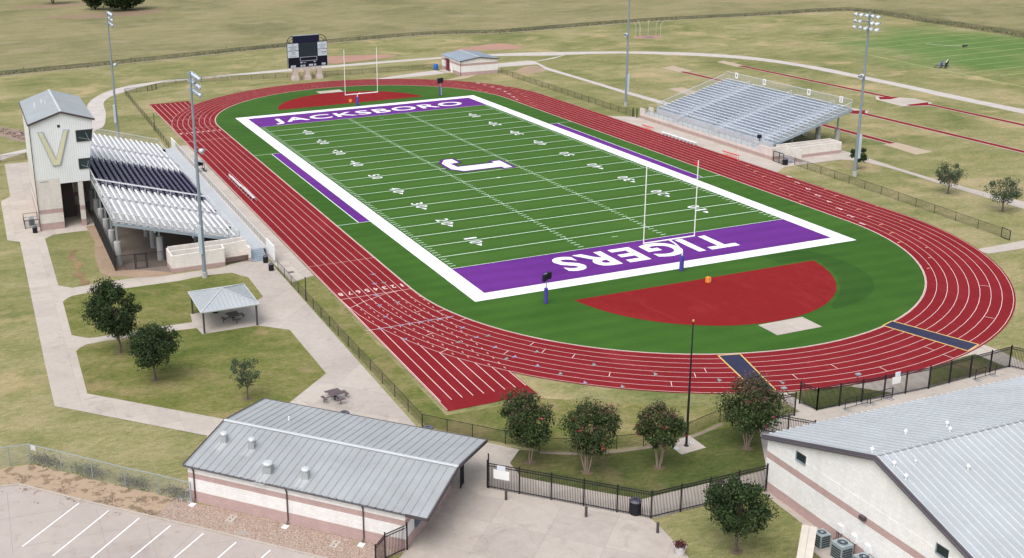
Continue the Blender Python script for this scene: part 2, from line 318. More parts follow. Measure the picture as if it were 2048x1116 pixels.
# ------------------------------------------------------------------ mesh helpers
class MB:
    def __init__(s): s.v = []; s.f = []; s.uv = []; s.m = []
    def poly(s, pts, mi=0, uv=None):
        n = len(s.v); s.v += [tuple(p) for p in pts]; s.f.append(tuple(range(n, n+len(pts)))); s.m.append(mi)
        s.uv.append(uv or [(0, 0)]*len(pts)); return s
    def box(s, x0, x1, y0, y1, z0, z1, mi=0, T=None):
        P = [(x0, y0, z0), (x1, y0, z0), (x1, y1, z0), (x0, y1, z0), (x0, y0, z1), (x1, y0, z1), (x1, y1, z1), (x0, y1, z1)]
        if T is not None: P = [T @ Vector(p) for p in P]
        n = len(s.v); s.v += [tuple(p) for p in P]
        for q in ((0, 3, 2, 1), (4, 5, 6, 7), (0, 1, 5, 4), (1, 2, 6, 5), (2, 3, 7, 6), (3, 0, 4, 7)):
            s.f.append(tuple(n+i for i in q)); s.m.append(mi); s.uv.append([(0, 0)]*4)
        return s
    def bar(s, a, b, wd, ht=None, mi=0):
        """box beam from a to b"""
        a = Vector(a); b = Vector(b); d = b-a; ln = d.length
        if ln < 1e-6: return s
        q = d.to_track_quat('X', 'Z').to_matrix().to_4x4(); ht = ht or wd
        return s.box(0, ln, -wd/2, wd/2, -ht/2, ht/2, mi, Matrix.Translation(a) @ q)
    def tube(s, a, b, r1, r2=None, n=8, mi=0, cap=True):
        a = Vector(a); b = Vector(b); r2 = r1 if r2 is None else r2
        q = (b-a).to_track_quat('Z', 'Y').to_matrix(); k = len(s.v)
        for p, r in ((a, r1), (b, r2)):
            for i in range(n):
                t = 2*math.pi*i/n; s.v.append(tuple(p + q @ Vector((r*math.cos(t), r*math.sin(t), 0))))
        for i in range(n):
            j = (i+1) % n; s.f.append((k+i, k+j, k+n+j, k+n+i)); s.m.append(mi); s.uv.append([(0, 0)]*4)
        if cap:
            s.f.append(tuple(k+i for i in reversed(range(n)))); s.m.append(mi); s.uv.append([(0, 0)]*n)
            s.f.append(tuple(k+n+i for i in range(n))); s.m.append(mi); s.uv.append([(0, 0)]*n)
        return s
    def path(s, pts, r, n=6, mi=0):
        for a, b in zip(pts, pts[1:]): s.tube(a, b, r, r, n, mi)
        return s
    def lathe(s, prof, c=(0, 0, 0), n=16, mi=0, T=None):
        k = len(s.v); c = Vector(c)
        for r, z in prof:
            for i in range(n):
                t = 2*math.pi*i/n; p = Vector((r*math.cos(t), r*math.sin(t), z))
                if T is not None: p = T @ p
                s.v.append(tuple(c+p))
        for a in range(len(prof)-1):
            for i in range(n):
                j = (i+1) % n; s.f.append((k+a*n+i, k+a*n+j, k+(a+1)*n+j, k+(a+1)*n+i)); s.m.append(mi); s.uv.append([(0, 0)]*4)
        return s
    def flat(s, pts, z, mi=0):
        P = [Vector((p[0], p[1], z)) for p in pts]; n = len(s.v); s.v += [tuple(p) for p in P]
        ar = sum(P[i].x*P[(i+1) % len(P)].y-P[(i+1) % len(P)].x*P[i].y for i in range(len(P)))
        for t in tessellate_polygon([P]):
            a, b_, c = (P[i] for i in t)
            if (b_-a).cross(c-a).z < 0: t = t[::-1]
            s.f.append(tuple(n+i for i in t)); s.m.append(mi); s.uv.append([(0, 0)]*3)
        return s
    def slab(s, pts, z0, z1, mi=0):
        s.flat(pts, z1, mi); k = len(pts)
        for i in range(k):
            a, b_ = pts[i], pts[(i+1) % k]; s.poly([(a[0], a[1], z0), (b_[0], b_[1], z0), (b_[0], b_[1], z1), (a[0], a[1], z1)], mi)
        return s
    def prism_y(s, prof, y0, y1, mi=0):
        """profile (x,z) swept along y"""
        k = len(prof); s.poly([(x, y0, z) for x, z in prof], mi); s.poly([(x, y1, z) for x, z in reversed(prof)], mi)
        for i in range(k):
            (a, b_), (c, d) = prof[i], prof[(i+1) % k]; s.poly([(a, y1, b_), (c, y1, d), (c, y0, d), (a, y0, b_)], mi)
        return s
    def prism_x(s, prof, x0, x1, mi=0):
        k = len(prof); s.poly([(x1, y, z) for y, z in prof], mi); s.poly([(x0, y, z) for y, z in reversed(prof)], mi)
        for i in range(k):
            (a, b_), (c, d) = prof[i], prof[(i+1) % k]; s.poly([(x0, a, b_), (x0, c, d), (x1, c, d), (x1, a, b_)], mi)
        return s
    def fencepanel(s, a, b, z0, z1, mi=0):
        a = Vector(a); b = Vector(b); l = (b-a).length; h0 = a.z; h1 = b.z
        s.poly([(a.x, a.y, a.z+z0), (b.x, b.y, b.z+z0), (b.x, b.y, b.z+z1), (a.x, a.y, a.z+z1)], mi, [(0, z0), (l, z0), (l, z1), (0, z1)]); return s
    def build(s, name, mats, parent=None, smooth=False, loc=None, label=None):
        me = bpy.data.meshes.new(name); me.from_pydata(s.v, [], s.f); me.update()
        if any(u != (0, 0) for f in s.uv for u in f):
            ul = me.uv_layers.new(name='UVMap'); k = 0
            for f in s.uv:
                for u in f: ul.data[k].uv = u; k += 1
        for mt in (mats if isinstance(mats, (list, tuple)) else [mats]): me.materials.append(mt)
        me.polygons.foreach_set('material_index', s.m)
        if smooth: me.polygons.foreach_set('use_smooth', [True]*len(s.f))
        o = bpy.data.objects.new(name, me); C.objects.link(o)
        if parent: o.parent = parent
        if loc is not None: o.location = loc
        if label: o['label'] = label
        return o
def thing(name, label, cat, loc=(0, 0, 0), rz=0, group=None):
    o = bpy.data.objects.new(name, None); C.objects.link(o); o.location = loc; o.rotation_euler = (0, 0, rz)
    o['label'] = label; o['category'] = cat
    if group: o['group'] = group
    return o
def tag(o, label, cat, group=None):
    o['label'] = label; o['category'] = cat
    if group: o['group'] = group
    return o
def struct(name, mb, m, kind='structure', smooth=False):
    o = mb.build(name, m, None, smooth); o['kind'] = kind; return o
def kids(o): return [c for c in bpy.data.objects if c.parent == o]
def dup(root, loc, rz, label=None, group=None):
    r = root.copy(); C.objects.link(r); r.location = loc; r.rotation_euler = (0, 0, rz)
    if label: r['label'] = label
    if group: r['group'] = group
    for ch in kids(root):
        c = ch.copy(); C.objects.link(c); c.parent = r
        for g in kids(ch):
            d = g.copy(); C.objects.link(d); d.parent = c
    return r
def inst(o, parent, loc, rot=None):
    c = o.copy(); C.objects.link(c); c.parent = parent; c.location = loc
    if rot: c.rotation_euler = rot
    return c
# surveying: the ground point (or the point at height z) seen at a photo position
def ray(u, v): return (fwd + ((u-CX)/FOC)*rgt - ((v-CY)/FOC)*upv)
def G(u, v, z=0.0):
    d = ray(u, v); t = (z-CAM.z)/d.z; p = CAM+t*d; return (p.x, p.y)
def onplane(u, v, p0, nrm):
    d = ray(u, v); p0 = Vector(p0); nrm = Vector(nrm); t = (p0-CAM).dot(nrm)/d.dot(nrm); return CAM+t*d
def GS_(pts): return [G(*p) for p in pts]
def text_mb(txt, mb, T, width, height, bold=.0, spacing=1.0, mi=0, z=0.0):
    """lay out txt in a width x height box centred at 0, map with T (Matrix)"""
    cu = bpy.data.curves.new('t', 'FONT'); cu.body = txt; cu.size = 1; cu.offset = bold; cu.space_character = spacing; cu.resolution_u = 4
    o = bpy.data.objects.new('t', cu); C.objects.link(o)
    dg = bpy.context.evaluated_depsgraph_get(); me = bpy.data.meshes.new_from_object(o.evaluated_get(dg))
    vs = [v.co.copy() for v in me.vertices]; fs = [tuple(p.vertices) for p in me.polygons]
    bpy.data.objects.remove(o); bpy.data.curves.remove(cu); bpy.data.meshes.remove(me)
    x0 = min(v.x for v in vs); x1 = max(v.x for v in vs); y0 = min(v.y for v in vs); y1 = max(v.y for v in vs)
    n = len(mb.v)
    for v in vs: mb.v.append(tuple(T @ Vector(((v.x-(x0+x1)/2)/(x1-x0)*width, (v.y-(y0+y1)/2)/(y1-y0)*height, z))))
    for f in fs: mb.f.append(tuple(n+i for i in f)); mb.m.append(mi); mb.uv.append([(0, 0)]*len(f))
def Tz(x, y, z, rz): return Matrix.Translation((x, y, z)) @ Matrix.Rotation(rz, 4, 'Z')
def rect(x0, x1, y0, y1): return [(x0, y0), (x1, y0), (x1, y1), (x0, y1)]
# ================================================================== ground
Z = dict(grav=.006, conc=.03, lawn=.036, turf=.03, track=.034, mark=.042, mark2=.048)
struct('ground', MB().flat(rect(-700, 900, -300, 1300), 0), M['grass'])
FL = [(-40, 160), (0, 153), (175, 136), (350, 118), (480, 104), (575, 95), (720, 82), (870, 70), (1000, 67), (1140, 56), (1280, 45), (1420, 37), (1560, 30), (1640, 24), (1700, 22), (1760, 30), (1850, 45), (1950, 60), (2048, 77), (2120, 90)]
fl = GS_(FL)
struct('pasture', MB().flat([(p[0], p[1]) for p in fl] + [(900, 60), (900, 1290), (-690, 1290), (-690, 150)], .02), M['pasture'])
def offset_strip(pts, a, b_):
    out1, out2 = [], []
    for i, p in enumerate(pts):
        q0 = Vector(pts[max(0, i-1)]); q1 = Vector(pts[min(len(pts)-1, i+1)]); d = (q1-q0).normalized(); n = Vector((-d.y, d.x))
        out1.append(tuple(Vector(p)+n*a)); out2.append(tuple(Vector(p)+n*b_))
    return out1 + out2[::-1]
def smooth_line(pts, k=6):
    out = []
    P = [Vector(p) for p in pts]
    for i in range(len(P)-1):
        a = P[max(0, i-1)]; b_ = P[i]; c = P[i+1]; d = P[min(len(P)-1, i+2)]
        for j in range(k):
            t = j/k; out.append(.5*((2*b_)+(c-a)*t+(2*a-5*b_+4*c-d)*t*t+(3*b_-a-3*c+d)*t**3))
    out.append(P[-1]); return [tuple(p) for p in out]
fls = smooth_line(fl, 5)
o = struct('weedy_ditch', MB().flat(offset_strip(fls, .4, 9.5), .03), M['weeds'], 'stuff'); o['label'] = 'dark weedy strip along the far pasture fence'
struct('dirt_trail', MB().flat(offset_strip(fls[:66], .2, 1.0), .036), M['sand'])
# gravel drive round the far side
def strip_between(A, B): return GS_(A) + GS_(B)[::-1]
up1 = [(176, 262), (170, 235), (176, 208.5), (192, 193.7), (222, 180.4), (266, 170), (340, 159.7), (378, 156.7), (470, 148), (573, 138.4), (652, 131.6), (760, 123), (866.7, 115.3), (930, 110), (982, 108), (1060, 105), (1157, 103.5), (1275, 102.9), (1393, 105.9), (1480, 111.5), (1557, 120.5), (1587, 125.7), (1650, 136), (1728.9, 152.3), (1810, 169), (1891, 186.3), (1970, 203), (2048, 218.8), (2120, 234), (2500, 318)]
dn1 = [(187, 275), (189, 262), (208, 251), (211.4, 224.7), (207, 207), (219, 194.5), (251, 183), (296, 171), (340, 163.5), (470, 151.5), (582, 142.3), (652, 136), (760, 127), (866.7, 118.3), (940, 114), (982, 112.4), (1080, 110.5), (1133, 109.4), (1245.7, 107), (1393.6, 111.8), (1500, 119.5), (1581, 130), (1650, 143), (1714, 155.8), (1810, 176), (1891.6, 194.6), (1970, 211), (2048, 227.7), (2120, 244), (2500, 335)]
struct('gravel_path', MB().flat(smooth_line(GS_(up1), 4)+smooth_line(GS_(dn1), 4)[::-1], Z['grav']), M['gravel_path'])
struct('path', MB().flat(GS_([(979, 108.5), (1133, 109.4), (1109.7, 116.8), (1071, 123.6), (1097.9, 136), (1157, 153.8), (1245.7, 180.4), (1343.3, 207), (1328.5, 210), (1245.7, 185.7), (1157, 158.2), (1092, 139.5), (1074.2, 128.6), (997.3, 134.5), (994, 127.2), (1056.5, 121.2), (1071, 122.5), (1127, 110.8), (982, 112.4)]), Z['grav']+.006), M['gravel_path'])
struct('path', MB().flat(GS_([(869.6, 140.5), (893.3, 146), (870, 149), (766, 159), (740, 159), (757, 156.7)]), Z['grav']), M['gravel_path'])
struct('path', MB().flat(GS_([(1000, 134), (1000, 137), (930, 157), (905, 160), (890, 160), (935, 150)]), Z['grav']), M['sand'])
struct('path', MB().flat(GS_([(-20, 312), (0, 309.5), (52, 298), (60, 300), (53, 304.5), (0, 320.8), (-20, 325)]), Z['grav']), M['gravel_path'])
struct('dirt_patch', MB().flat(smooth_line(GS_([(655, 113), (690, 111), (754, 109.5), (795, 111), (770, 116), (720, 122), (669, 127.5), (655, 124)]), 3), Z['grav']), M['reddirt'])
struct('dirt_patch', MB().flat(smooth_line(GS_([(905, 100), (930, 95), (965, 90), (1000, 86.7), (1030, 90.5), (1046, 97), (1000, 99), (950, 101.5)]), 3), Z['grav']), M['reddirt'])
struct('dirt_patch', MB().flat(smooth_line(GS_([(1029, 143), (1048, 134), (1074, 132), (1092, 141), (1070, 146), (1045, 148)]), 3), Z['grav']), M['dirt'])
struct('dirt_patch', MB().flat([(-66.4+.25*math.sin(i*.9)+(.75 if i < 16 else -.75)*(.6+.4*math.sin(i*1.7)), y) for i, y in enumerate([-32.8+.95*j for j in range(16)]+[-18.5-.95*j for j in range(16)])], .0385), plain('worn_grass', (.235, .165, .085), .95, 0, .35, 1.1, .3))
struct('dirt_patch', MB().flat(smooth_line(GS_([(243, 541), (290, 541), (346, 546), (330, 552), (270, 556), (238, 551)]), 3), .040), M['dirt'])
# ditch with rocks
struct('ditch', MB().flat(smooth_line(GS_([(-30, 250), (0, 253), (30, 262), (52, 268), (60, 282), (40, 283), (0, 272), (-30, 268)]), 3), Z['grav']), M['rock'])
random.seed(3)
rk = MB()
for i in range(170):
    t = random.random(); g = G(-20+75*t, 255+14*t+random.uniform(-4, 12)*(.4+t*.6)); r = random.uniform(.15, .5)
    T = Tz(g[0], g[1], 0, random.random()*6)
    rk.box(-r, r, -r*.7, r*.7, -.05, r*.8, 0, T @ Matrix.Rotation(random.uniform(-.3, .3), 4, 'X'))
o = struct('rocks', rk, M['rock'], 'stuff')
# concrete walks, left complex
CL = [(9, 328.7), (75, 322), (140, 330), (190, 400)]
CLw = GS_([(9, 328.7), (100, 320)]) + [(-62.2, 20), (-62.2, -7.9)] + GS_([(192, 459), (108, 469.5), (90.2, 477.5), (116.8, 571.5), (144.9, 576), (236.6, 561), (346, 545)]) + [(-55.9, -33.5), (-50, -33.4), (-43.8, -31), (-43.8, -82.2)]
CLw += GS_([(860, 868), (976.9, 886), (1039, 899.8), (1019.8, 926.5), (1042, 954.6), (1110, 968), (1180, 981), (1284.4, 998.9), (1320, 990), (1420, 966), (1500, 948.6), (1532, 940), (1529, 980), (1302, 1038.5), (1320, 1054), (1343.6, 1078.7), (1376, 1114), (1400, 1150)])
CLw += [(-40, -118), (-56, -112)] + [(-53.3, -100.6), (-51.6, -99.0)] + [(-60, -85), (-62.8, -84.8)] + GS_([(414, 871.8), (109.4, 812.6), (90, 728), (40, 484), (14.8, 481), (1.5, 403.5), (20.7, 393)])
struct('walkways', MB().flat(CLw, Z['conc']), M['conc'])
# forecourt and plaza use joints laid at 45 degrees
struct('plaza', MB().flat(GS_([(600, 800), (581.3, 804), (652.3, 747.3), (581.3, 660), (517.7, 651.7), (514, 601), (526.4, 593.7), (496.8, 555.2), (462.8, 545.8), (474, 528)]) + [(-45.8, -33.4), (-43.8, -33.4), (-43.8, -82.2)] + GS_([(858, 868)]) + [(-50, -80)], Z['conc']+.004), M['conc2'])
fc = GS_([(963, 991.5), (1302, 1038.5), (1320, 1054), (1343.6, 1078.7), (1376, 1114), (1420, 1200), (1440, 1330)]) + [(-53, -116), (-53.5, -106), (-53.3, -100.6), (-51.6, -99.0), (-44.3, -92.3)]
struct('forecourt', MB().flat(fc, Z['conc']+.004), M['conc2'])
# lawns
LB = [(125.7, 604), (134, 597), (144.9, 592), (170, 587), (236.6, 579), (354.9, 562.6), (410, 551.5), (462.8, 545.8), (496.8, 555.2), (526.4, 593.7), (514.5, 601), (381.5, 630.7), (384.4, 644.9), (328, 652.8), (189.3, 675.6), (178, 676.5), (160, 674), (143.4, 670.6)]
LC = [(152.3, 703), (160, 696), (171.5, 689.8), (204, 683), (331, 664), (393.3, 656.7), (405, 669), (516, 651.4), (579.6, 660.2), (652.3, 747.3), (581.3, 804), (521, 852), (449.5, 839), (174.5, 787.5)]
for p in (LB, LC): struct('lawn', MB().flat(GS_(p), Z['lawn']), M['lawn'])
struct('lawn', MB().flat(GS_([(56, 324), (62, 322), (80, 380), (74, 382)]), Z['lawn']), M['lawn'])
LR = [(1039, 899.8), (1019.8, 926.5), (1030, 943), (1042, 954.6), (1110, 968), (1180, 981), (1284.4, 998.9), (1320, 990), (1420, 966), (1500, 948.6), (1532, 940), (1533, 872), (1520, 845), (1450, 850), (1380, 872), (1230, 906), (1080, 902)]
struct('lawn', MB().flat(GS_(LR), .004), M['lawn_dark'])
struct('lawn', MB().flat([(-43.3, -42), (-40.6, -42), (-40.6, -81), (-31, -81.5), (-20, -88), (-13, -91), (-17, -92.5), (-23.4, -92.3), (-31, -91.8), (-36, -89.8), (-43.0, -82.2)], .0085), M['lawn'])
# ground under the home stand
struct('bare_ground', MB().flat([(-62.6, -29.6), (-56, -32.4), (-47, -32), (-47, 31), (-61.5, 31), (-62.6, -8)], .012), plain('dusty_ground', (.20, .165, .14), .95, 0, .2, .5, .2))
struct('bare_ground', MB().flat([(-64, -29.4), (-63.2, -31), (-62, -31.6), (-61, -30), (-62, -20), (-62.2, -8), (-63.4, -8), (-63.1, -16), (-63.9, -23)], .039), M['dirt'])
struct('bare_ground', MB().flat([(46.5, -15.8), (46.5, 17), (60, 17), (60.5, -14.5)], .012), plain('shade_tinted_grass', (.15, .14, .07), .95, 0, .3, .6, .2))  # grass below the visitor stand, the stand's shade darkened into its colour
# track aprons
struct('concrete_apron', MB().flat([(-43.6, 36.6), (-43.6, -31), (-43.4, -42.3), (-40.3, -41.0), (-40.3, 36.6)], Z['conc']), M['conc'])
struct('concrete_apron', MB().flat([(40.2, 24.5), (42, 23), (44.8, 21), (45.6, -18), (44.6, -20.5), (44.2, -22.4), (40.2, -25.2)], Z['conc']), M['conc'])
struct('walkways', MB().flat([(45.4, -18.6)] + GS_([(1663, 300), (1666.8, 296), (1731.9, 315), (1802.9, 338.7), (1867.9, 358), (1950.7, 380), (2048, 403.8), (2120, 424), (2500, 540), (2500, 558), (2120, 440), (2048, 418.6), (1980.3, 397.9), (1891.6, 371.2), (1788, 338.7), (1723, 322.4), (1681.6, 319.5), (1590, 331.5), (1550, 337)]) + [(44.2, -22)], Z['conc']+.006), M['conc'])
struct('walkways', MB().flat(GS_([(1950, 500), (1964, 497), (2048, 481), (2400, 418), (2400, 432), (2048, 497), (1977, 508)]), Z['conc']), M['conc'])
struct('walkways', MB().flat(GS_([(1540, 786), (1573, 786), (1700, 776), (1708, 768), (1850, 734), (1938, 700), (1968, 690), (2000, 702), (2048, 726), (2100, 745), (2100, 800)]) + [(14, -101), (-24, -101.6), (-21, -99)] + GS_([(1518, 858), (1560, 832), (1600, 824)]), .026), M['conc'])
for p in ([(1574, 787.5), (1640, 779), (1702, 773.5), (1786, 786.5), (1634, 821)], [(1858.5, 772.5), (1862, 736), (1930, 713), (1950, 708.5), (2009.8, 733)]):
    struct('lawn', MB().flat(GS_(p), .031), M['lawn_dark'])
# parking lot
PK = [(-40, 985), (0, 975.3), (38.4, 970.8), (105, 988), (177.4, 1006.3), (393.3, 1056.6), (600, 1107), (800, 1157), (1300, 1400), (-300, 1400), (-300, 1060)]
pk = GS_(PK)
struct('parking_lot', MB().flat(pk, .012), M['asph'])
struct('kerb', MB().slab(offset_strip(pk[0:8], .0, .16), 0, .11), M['conc'])
struct('soil_bed', MB().flat(GS_([(-40, 945), (0, 938.3), (63.6, 928), (125, 943), (185, 958.5), (251, 975), (317.9, 989.5), (351.9, 997.4), (310.5, 1033)]) + [pk[4], pk[3], pk[2], pk[1], pk[0]], .009), M['mulch'])
struct('gravel_bed', MB().flat(GS_([(351.9, 997.4), (381.5, 1006)]) + [(-62.4, -88.3), (-51.6, -99.1), (-53.2, -99.3), (-56, -103)] + [pk[7], pk[6]] + GS_([(310.5, 1033)]), .016), M['gravel'])
struct('concrete_pad', MB().flat(GS_([(349, 996.5), (377, 976.7), (383, 1007)]), .022), M['conc'])
pl_ = MB()
for (a, b_) in (((158.2, 1006.3), (44.4, 1093.5)), ((217.3, 1021.7), (105, 1112.2)), ((278.9, 1035.9), (165.6, 1130.5)), ((341, 1051.5), (225, 1147)), ((406.6, 1067.2), (290, 1166)), ((472.2, 1084.7), (358, 1184)), ((540.6, 1100.6), (428, 1200))):
    A = Vector(G(*a)); B = Vector(G(*b_)); d = (B-A).normalized(); n = Vector((-d.y, d.x))*.055
    pl_.flat([A+n, A-n, B-n, B+n], .018)
struct('parking_lines', pl_, M['white'])
jl = MB()
for (a, b_) in (((14, 984), (26, 1108)), ((193, 1019), (222, 1130)), ((295, 1050), (322, 1140)), ((394, 1059), (330, 1122)), ((506, 1104), (520, 1140)), ((0, 1040), (180, 1010)), ((30, 1096), (400, 1030)), ((410, 1090), (560, 1068))):
    A = Vector(G(*a)); B = Vector(G(*b_)); d = (B-A).normalized(); n = Vector((-d.y, d.x))*.012
    jl.flat([A+n, A-n, B-n, B+n], .0165)
sp_ = MB(); rn = random.Random(77)
for i in range(9):
    g = G(rn.uniform(20, 560), rn.uniform(1045, 1110)); q = rn.uniform(.12, .4)
    sp_.flat([(g[0]+q*math.cos(a)*rn.uniform(.7, 1.2), g[1]+q*math.sin(a)*rn.uniform(.6, 1.1)) for a in [2*math.pi*k/12 for k in range(12)]], .0162)
struct('oil_stains', sp_, plain('oil_stain', (.345, .30, .27), .8, 0, .15, 3))
ck = MB()
for k in range(6):
    x, y = G(rn.uniform(60, 1250), rn.choice((1040, 1080, 860, 600))) if k > 5 else G(rn.uniform(900, 1290), rn.uniform(1010, 1100)); a = rn.uniform(0, 3.1)
    pts_ = [(x, y)]
    for j in range(9): a += rn.uniform(-.45, .45); x += math.cos(a)*.5; y += math.sin(a)*.5; pts_.append((x, y))
    ck.flat(offset_strip(pts_, -.012, .012), Z['conc']+.0082)
struct('paving_cracks', ck, plain('crack_dirt', (.30, .26, .235), .9))
struct('expansion_joints', jl, plain('joint_tar', (.24, .21, .20), .9))
# ================================================================== track and field
YC, RI = 50.15, 31.40
LW = 1.07
def oval(rad, y=YC, n=48):
    p = []
    for i in range(n+1): t = math.pi + math.pi*i/n; p.append((rad*math.cos(t), -y+rad*math.sin(t)))
    for i in range(n+1): t = math.pi*i/n; p.append((rad*math.cos(t), y+rad*math.sin(t)))
    return p
def ring(mb, r1, r2, z, mi=0, y=YC):
    a, b_ = oval(r1, y), oval(r2, y); k = len(a)
    for i in range(k): j = (i+1) % k; mb.poly([(a[i][0], a[i][1], z), (b_[i][0], b_[i][1], z), (b_[j][0], b_[j][1], z), (a[j][0], a[j][1], z)], mi)
RO = RI+8*LW
struct('playing_field', MB().flat(rect(-26.6, 26.6, -57, 57), Z['turf']+.004), M['turf'])
struct('turf_surround', MB().flat(oval(RI), Z['turf']), M['turf_end'])
tk = MB(); ring(tk, RI, RO+.22, Z['track'])
# sprint chutes beyond both bends, left of the circle
def chute(mb, sgn):
    n = 24; pts = []
    x0, x1 = -RO-.22, -RI+.12
    for i in range(n+1):
        x = x0+(x1-x0)*i/n; y = YC+math.sqrt(max(0, (RO+.2)**2-x*x)); pts.append((x, sgn*(y-.15)))
    far = 80.6 if sgn > 0 else 80.4
    pts += [(x1, sgn*far), (x0, sgn*(far+.0))]
    if sgn < 0: pts = pts[::-1]
    mb.flat(pts, Z['track']-.002)
chute(tk, -1); chute(tk, 1)
struct('running_track', tk, M['track'])
kb = MB(); ring(kb, RI-.12, RI, Z['track']+.012)
struct('track_kerb', kb, plain('track_kerb', (.55, .44, .38), .8))
ln = MB()
for k in range(0, 9):
    r = RI+.02+k*LW if k else RI+.06
    ring(ln, r-.027, r+.027, Z['mark'])
xs = [-(RI+.02+k*LW) for k in range(9)]
def vline(mb, x, y0, y1, wd=.07, z=Z['mark2']): mb.flat(rect(x-wd/2, x+wd/2, min(y0, y1), max(y0, y1)), z)
def hline(mb, y, x0, x1, wd=.07, z=Z['mark2'], dy=0): mb.flat([(x0, y-wd/2), (x1, y-wd/2+dy), (x1, y+wd/2+dy), (x0, y+wd/2)], z)
for sg in (-1, 1):
    for k, x in enumerate(xs):
        yo = YC+math.sqrt(max(0, RO**2-x*x))
        vline(ln, x, sg*(yo+.05), sg*(78.4 if sg < 0 else 79.6), .08)
        y = YC+1.2
        while y < yo-.6:
            vline(ln, x, sg*y, sg*(y+.42), .07); y += 1.25 if sg < 0 else 1.6
vline(ln, -RO-.16, -80.2, 80.4, .06)
hline(ln, -YC, -RO, -RI, .08); hline(ln, 39.4, -RO, -RI, .09); hline(ln, 50.9, -RO, -RI, .07); hline(ln, 60.2, -RO, -RI-.5, .08); A1 = Vector(G(907, 633)); B1 = Vector(G(731, 662.7)); ln.flat([A1+Vector((0, .04)), A1-Vector((0, .04)), B1-Vector((0, .04)), B1+Vector((0, .04))], Z['mark2']+.002)
hline(ln, -37.8, -RO, -RI, .05)
# curved waterfall start line
P0 = [G(794.6, 582.9), G(770, 588.5), G(748.8, 596.2), G(733, 602), G(719.2, 608), G(700, 616.9)]
ln.flat(offset_strip(smooth_line(P0, 3), -.035, .035), Z['mark2']+.003)
# short stagger ticks in the near bend, each across one lane
for (u, v, lane) in ((1145, 716, 1), (1062, 690, 2), (903, 616, 3), (835, 624, 3), (925, 640, 4), (1090, 700, 3), (893, 700, 6), (862, 668, 5), (1013, 705, 5), (1218, 753, 5), (1411, 742, 3), (1390, 751, 4), (1343, 770, 7), (1590, 754, 5), (1669, 734, 4), (1767, 739, 6), (1865, 700, 6), (1895, 713, 7), (1985, 637, 7), (1977, 573, 7)):
    g = Vector(G(u, v)); cc = Vector((0, -YC)); d = (g-cc); rr_ = d.length; d.normalize(); ln_ = max(0, min(7, int((rr_-RI)/LW)))
    a = cc+d*(RI+ln_*LW+.05); b_ = cc+d*(RI+(ln_+1)*LW-.05); n = Vector((-d.y, d.x))*.035
    ln.flat([a+n, a-n, b_-n, b_+n], Z['mark2'])
struct('track_lines', ln, M['line'])
# relay-zone triangles, painted
tri = MB()
def tmark(mb, u, v, mi, s=.5, fl_=0):
    g = Vector(G(u, v)); cc = Vector((0, -YC)) if g.y < -YC else Vector((0, g.y)); d = (g-cc).normalized(); t = Vector((-d.y, d.x))
    mb.flat([g+d*s*.8-t*.1, g-d*s*.8-t*.1, g+t*s*.55], Z['mark2']+.002, mi)
for (u, v, c_) in ((746, 549, 0), (749, 568, 0), (768, 566, 1), (752, 591, 0), (759, 611, 0), (795, 605, 1), (771, 634, 0), (899, 635, 0), (880, 639, 0), (860, 641, 0), (842, 645, 0), (821, 648, 0), (802, 651, 0), (782, 655, 1), (762, 658, 0), (925, 656, 0), (953, 675, 0), (976, 672, 1), (810, 679, 0), (917, 685, 1), (990, 695, 0), (1029, 714, 0), (1073, 704, 1), (1012, 718, 1), (1187, 730, 1), (1120, 748, 1), (1169, 766, 0), (1310, 749, 1), (1244, 774, 1), (1438, 761, 1), (1564, 766, 1), (1074, 732, 0)):
    tmark(tri, u, v, c_)
struct('zone_triangles', tri, [M['blue_mark'], M['green_mark']])
arc = MB()
def amark(u, v, s=.55):
    g = Vector(G(u, v)); lo = MB
    pts = []
    for i in range(5): t = -.9+1.8*i/4; pts.append((g.x+math.sin(t)*s, g.y+math.cos(t)*s*.5-s*.35))
    arc.flat(offset_strip(pts, -.07, .07), Z['mark2']+.002)
zz = lambda a, b_: (1448+a/3.3817, 250+b_/3.3817)
for a in ((110, 240), (160, 275), (215, 315), (270, 350), (330, 390), (390, 432), (455, 475), (525, 520), (690, 437), (760, 480), (838, 527), (912, 572), (985, 622), (1065, 675), (1135, 733), (1190, 795), (1035, 550), (1200, 652), (1270, 708), (1330, 768), (1370, 832), (1390, 900), (1383, 972)):
    amark(*zz(*a), s=.5 if a[0] not in (1035, 1200, 1270, 1330, 1370, 1390, 1383) else .25)
yy = lambda a, b_: (870+a/6.763, 150+b_/6.763)
for a in ((190, 100), (300, 124), (400, 148), (510, 174), (600, 200), (690, 230), (960, 160), (1040, 188), (1110, 222), (1175, 260), (1225, 293), (1255, 338), (1305, 380), (1340, 420)): amark(*yy(*a), s=.6)
struct('relay_marks', arc, M['orange_mark'])
nb = MB()
for k in range(8):
    wd1 = .22 if k == 0 else .5
    text_mb(str(k+1), nb, Tz(xs[k]-LW/2, -48.6, Z['mark2'], math.pi), wd1, 1.0, .02)
    text_mb(str(k+1), nb, Tz(xs[k]-LW/2, 47.0, Z['mark2'], math.pi), wd1, 1.1, .02)
for k, a in enumerate(((935, 670), (855, 618), (780, 568), (708, 520), (635, 478), (567, 433), (500, 392), (440, 350))):
    g = G(*zz(*a)); text_mb(str(k+1), nb, Tz(g[0], g[1], Z['mark2'], 0), .22 if k == 0 else .5, 1.1, .02)
    b_ = MB()
for k, a in enumerate(((1110, 335), (1060, 297), (1000, 258), (945, 225), (865, 192), (775, 162), (680, 138), (580, 112))):
    g = G(*yy(*a)); text_mb(str(k+1), nb, Tz(g[0], g[1], Z['mark2'], math.atan2(g[1]-YC, g[0]) if g[1] > YC else 0), .25 if k == 0 else .6, 1.2, .02)
struct('lane_numbers', nb, M['line'])
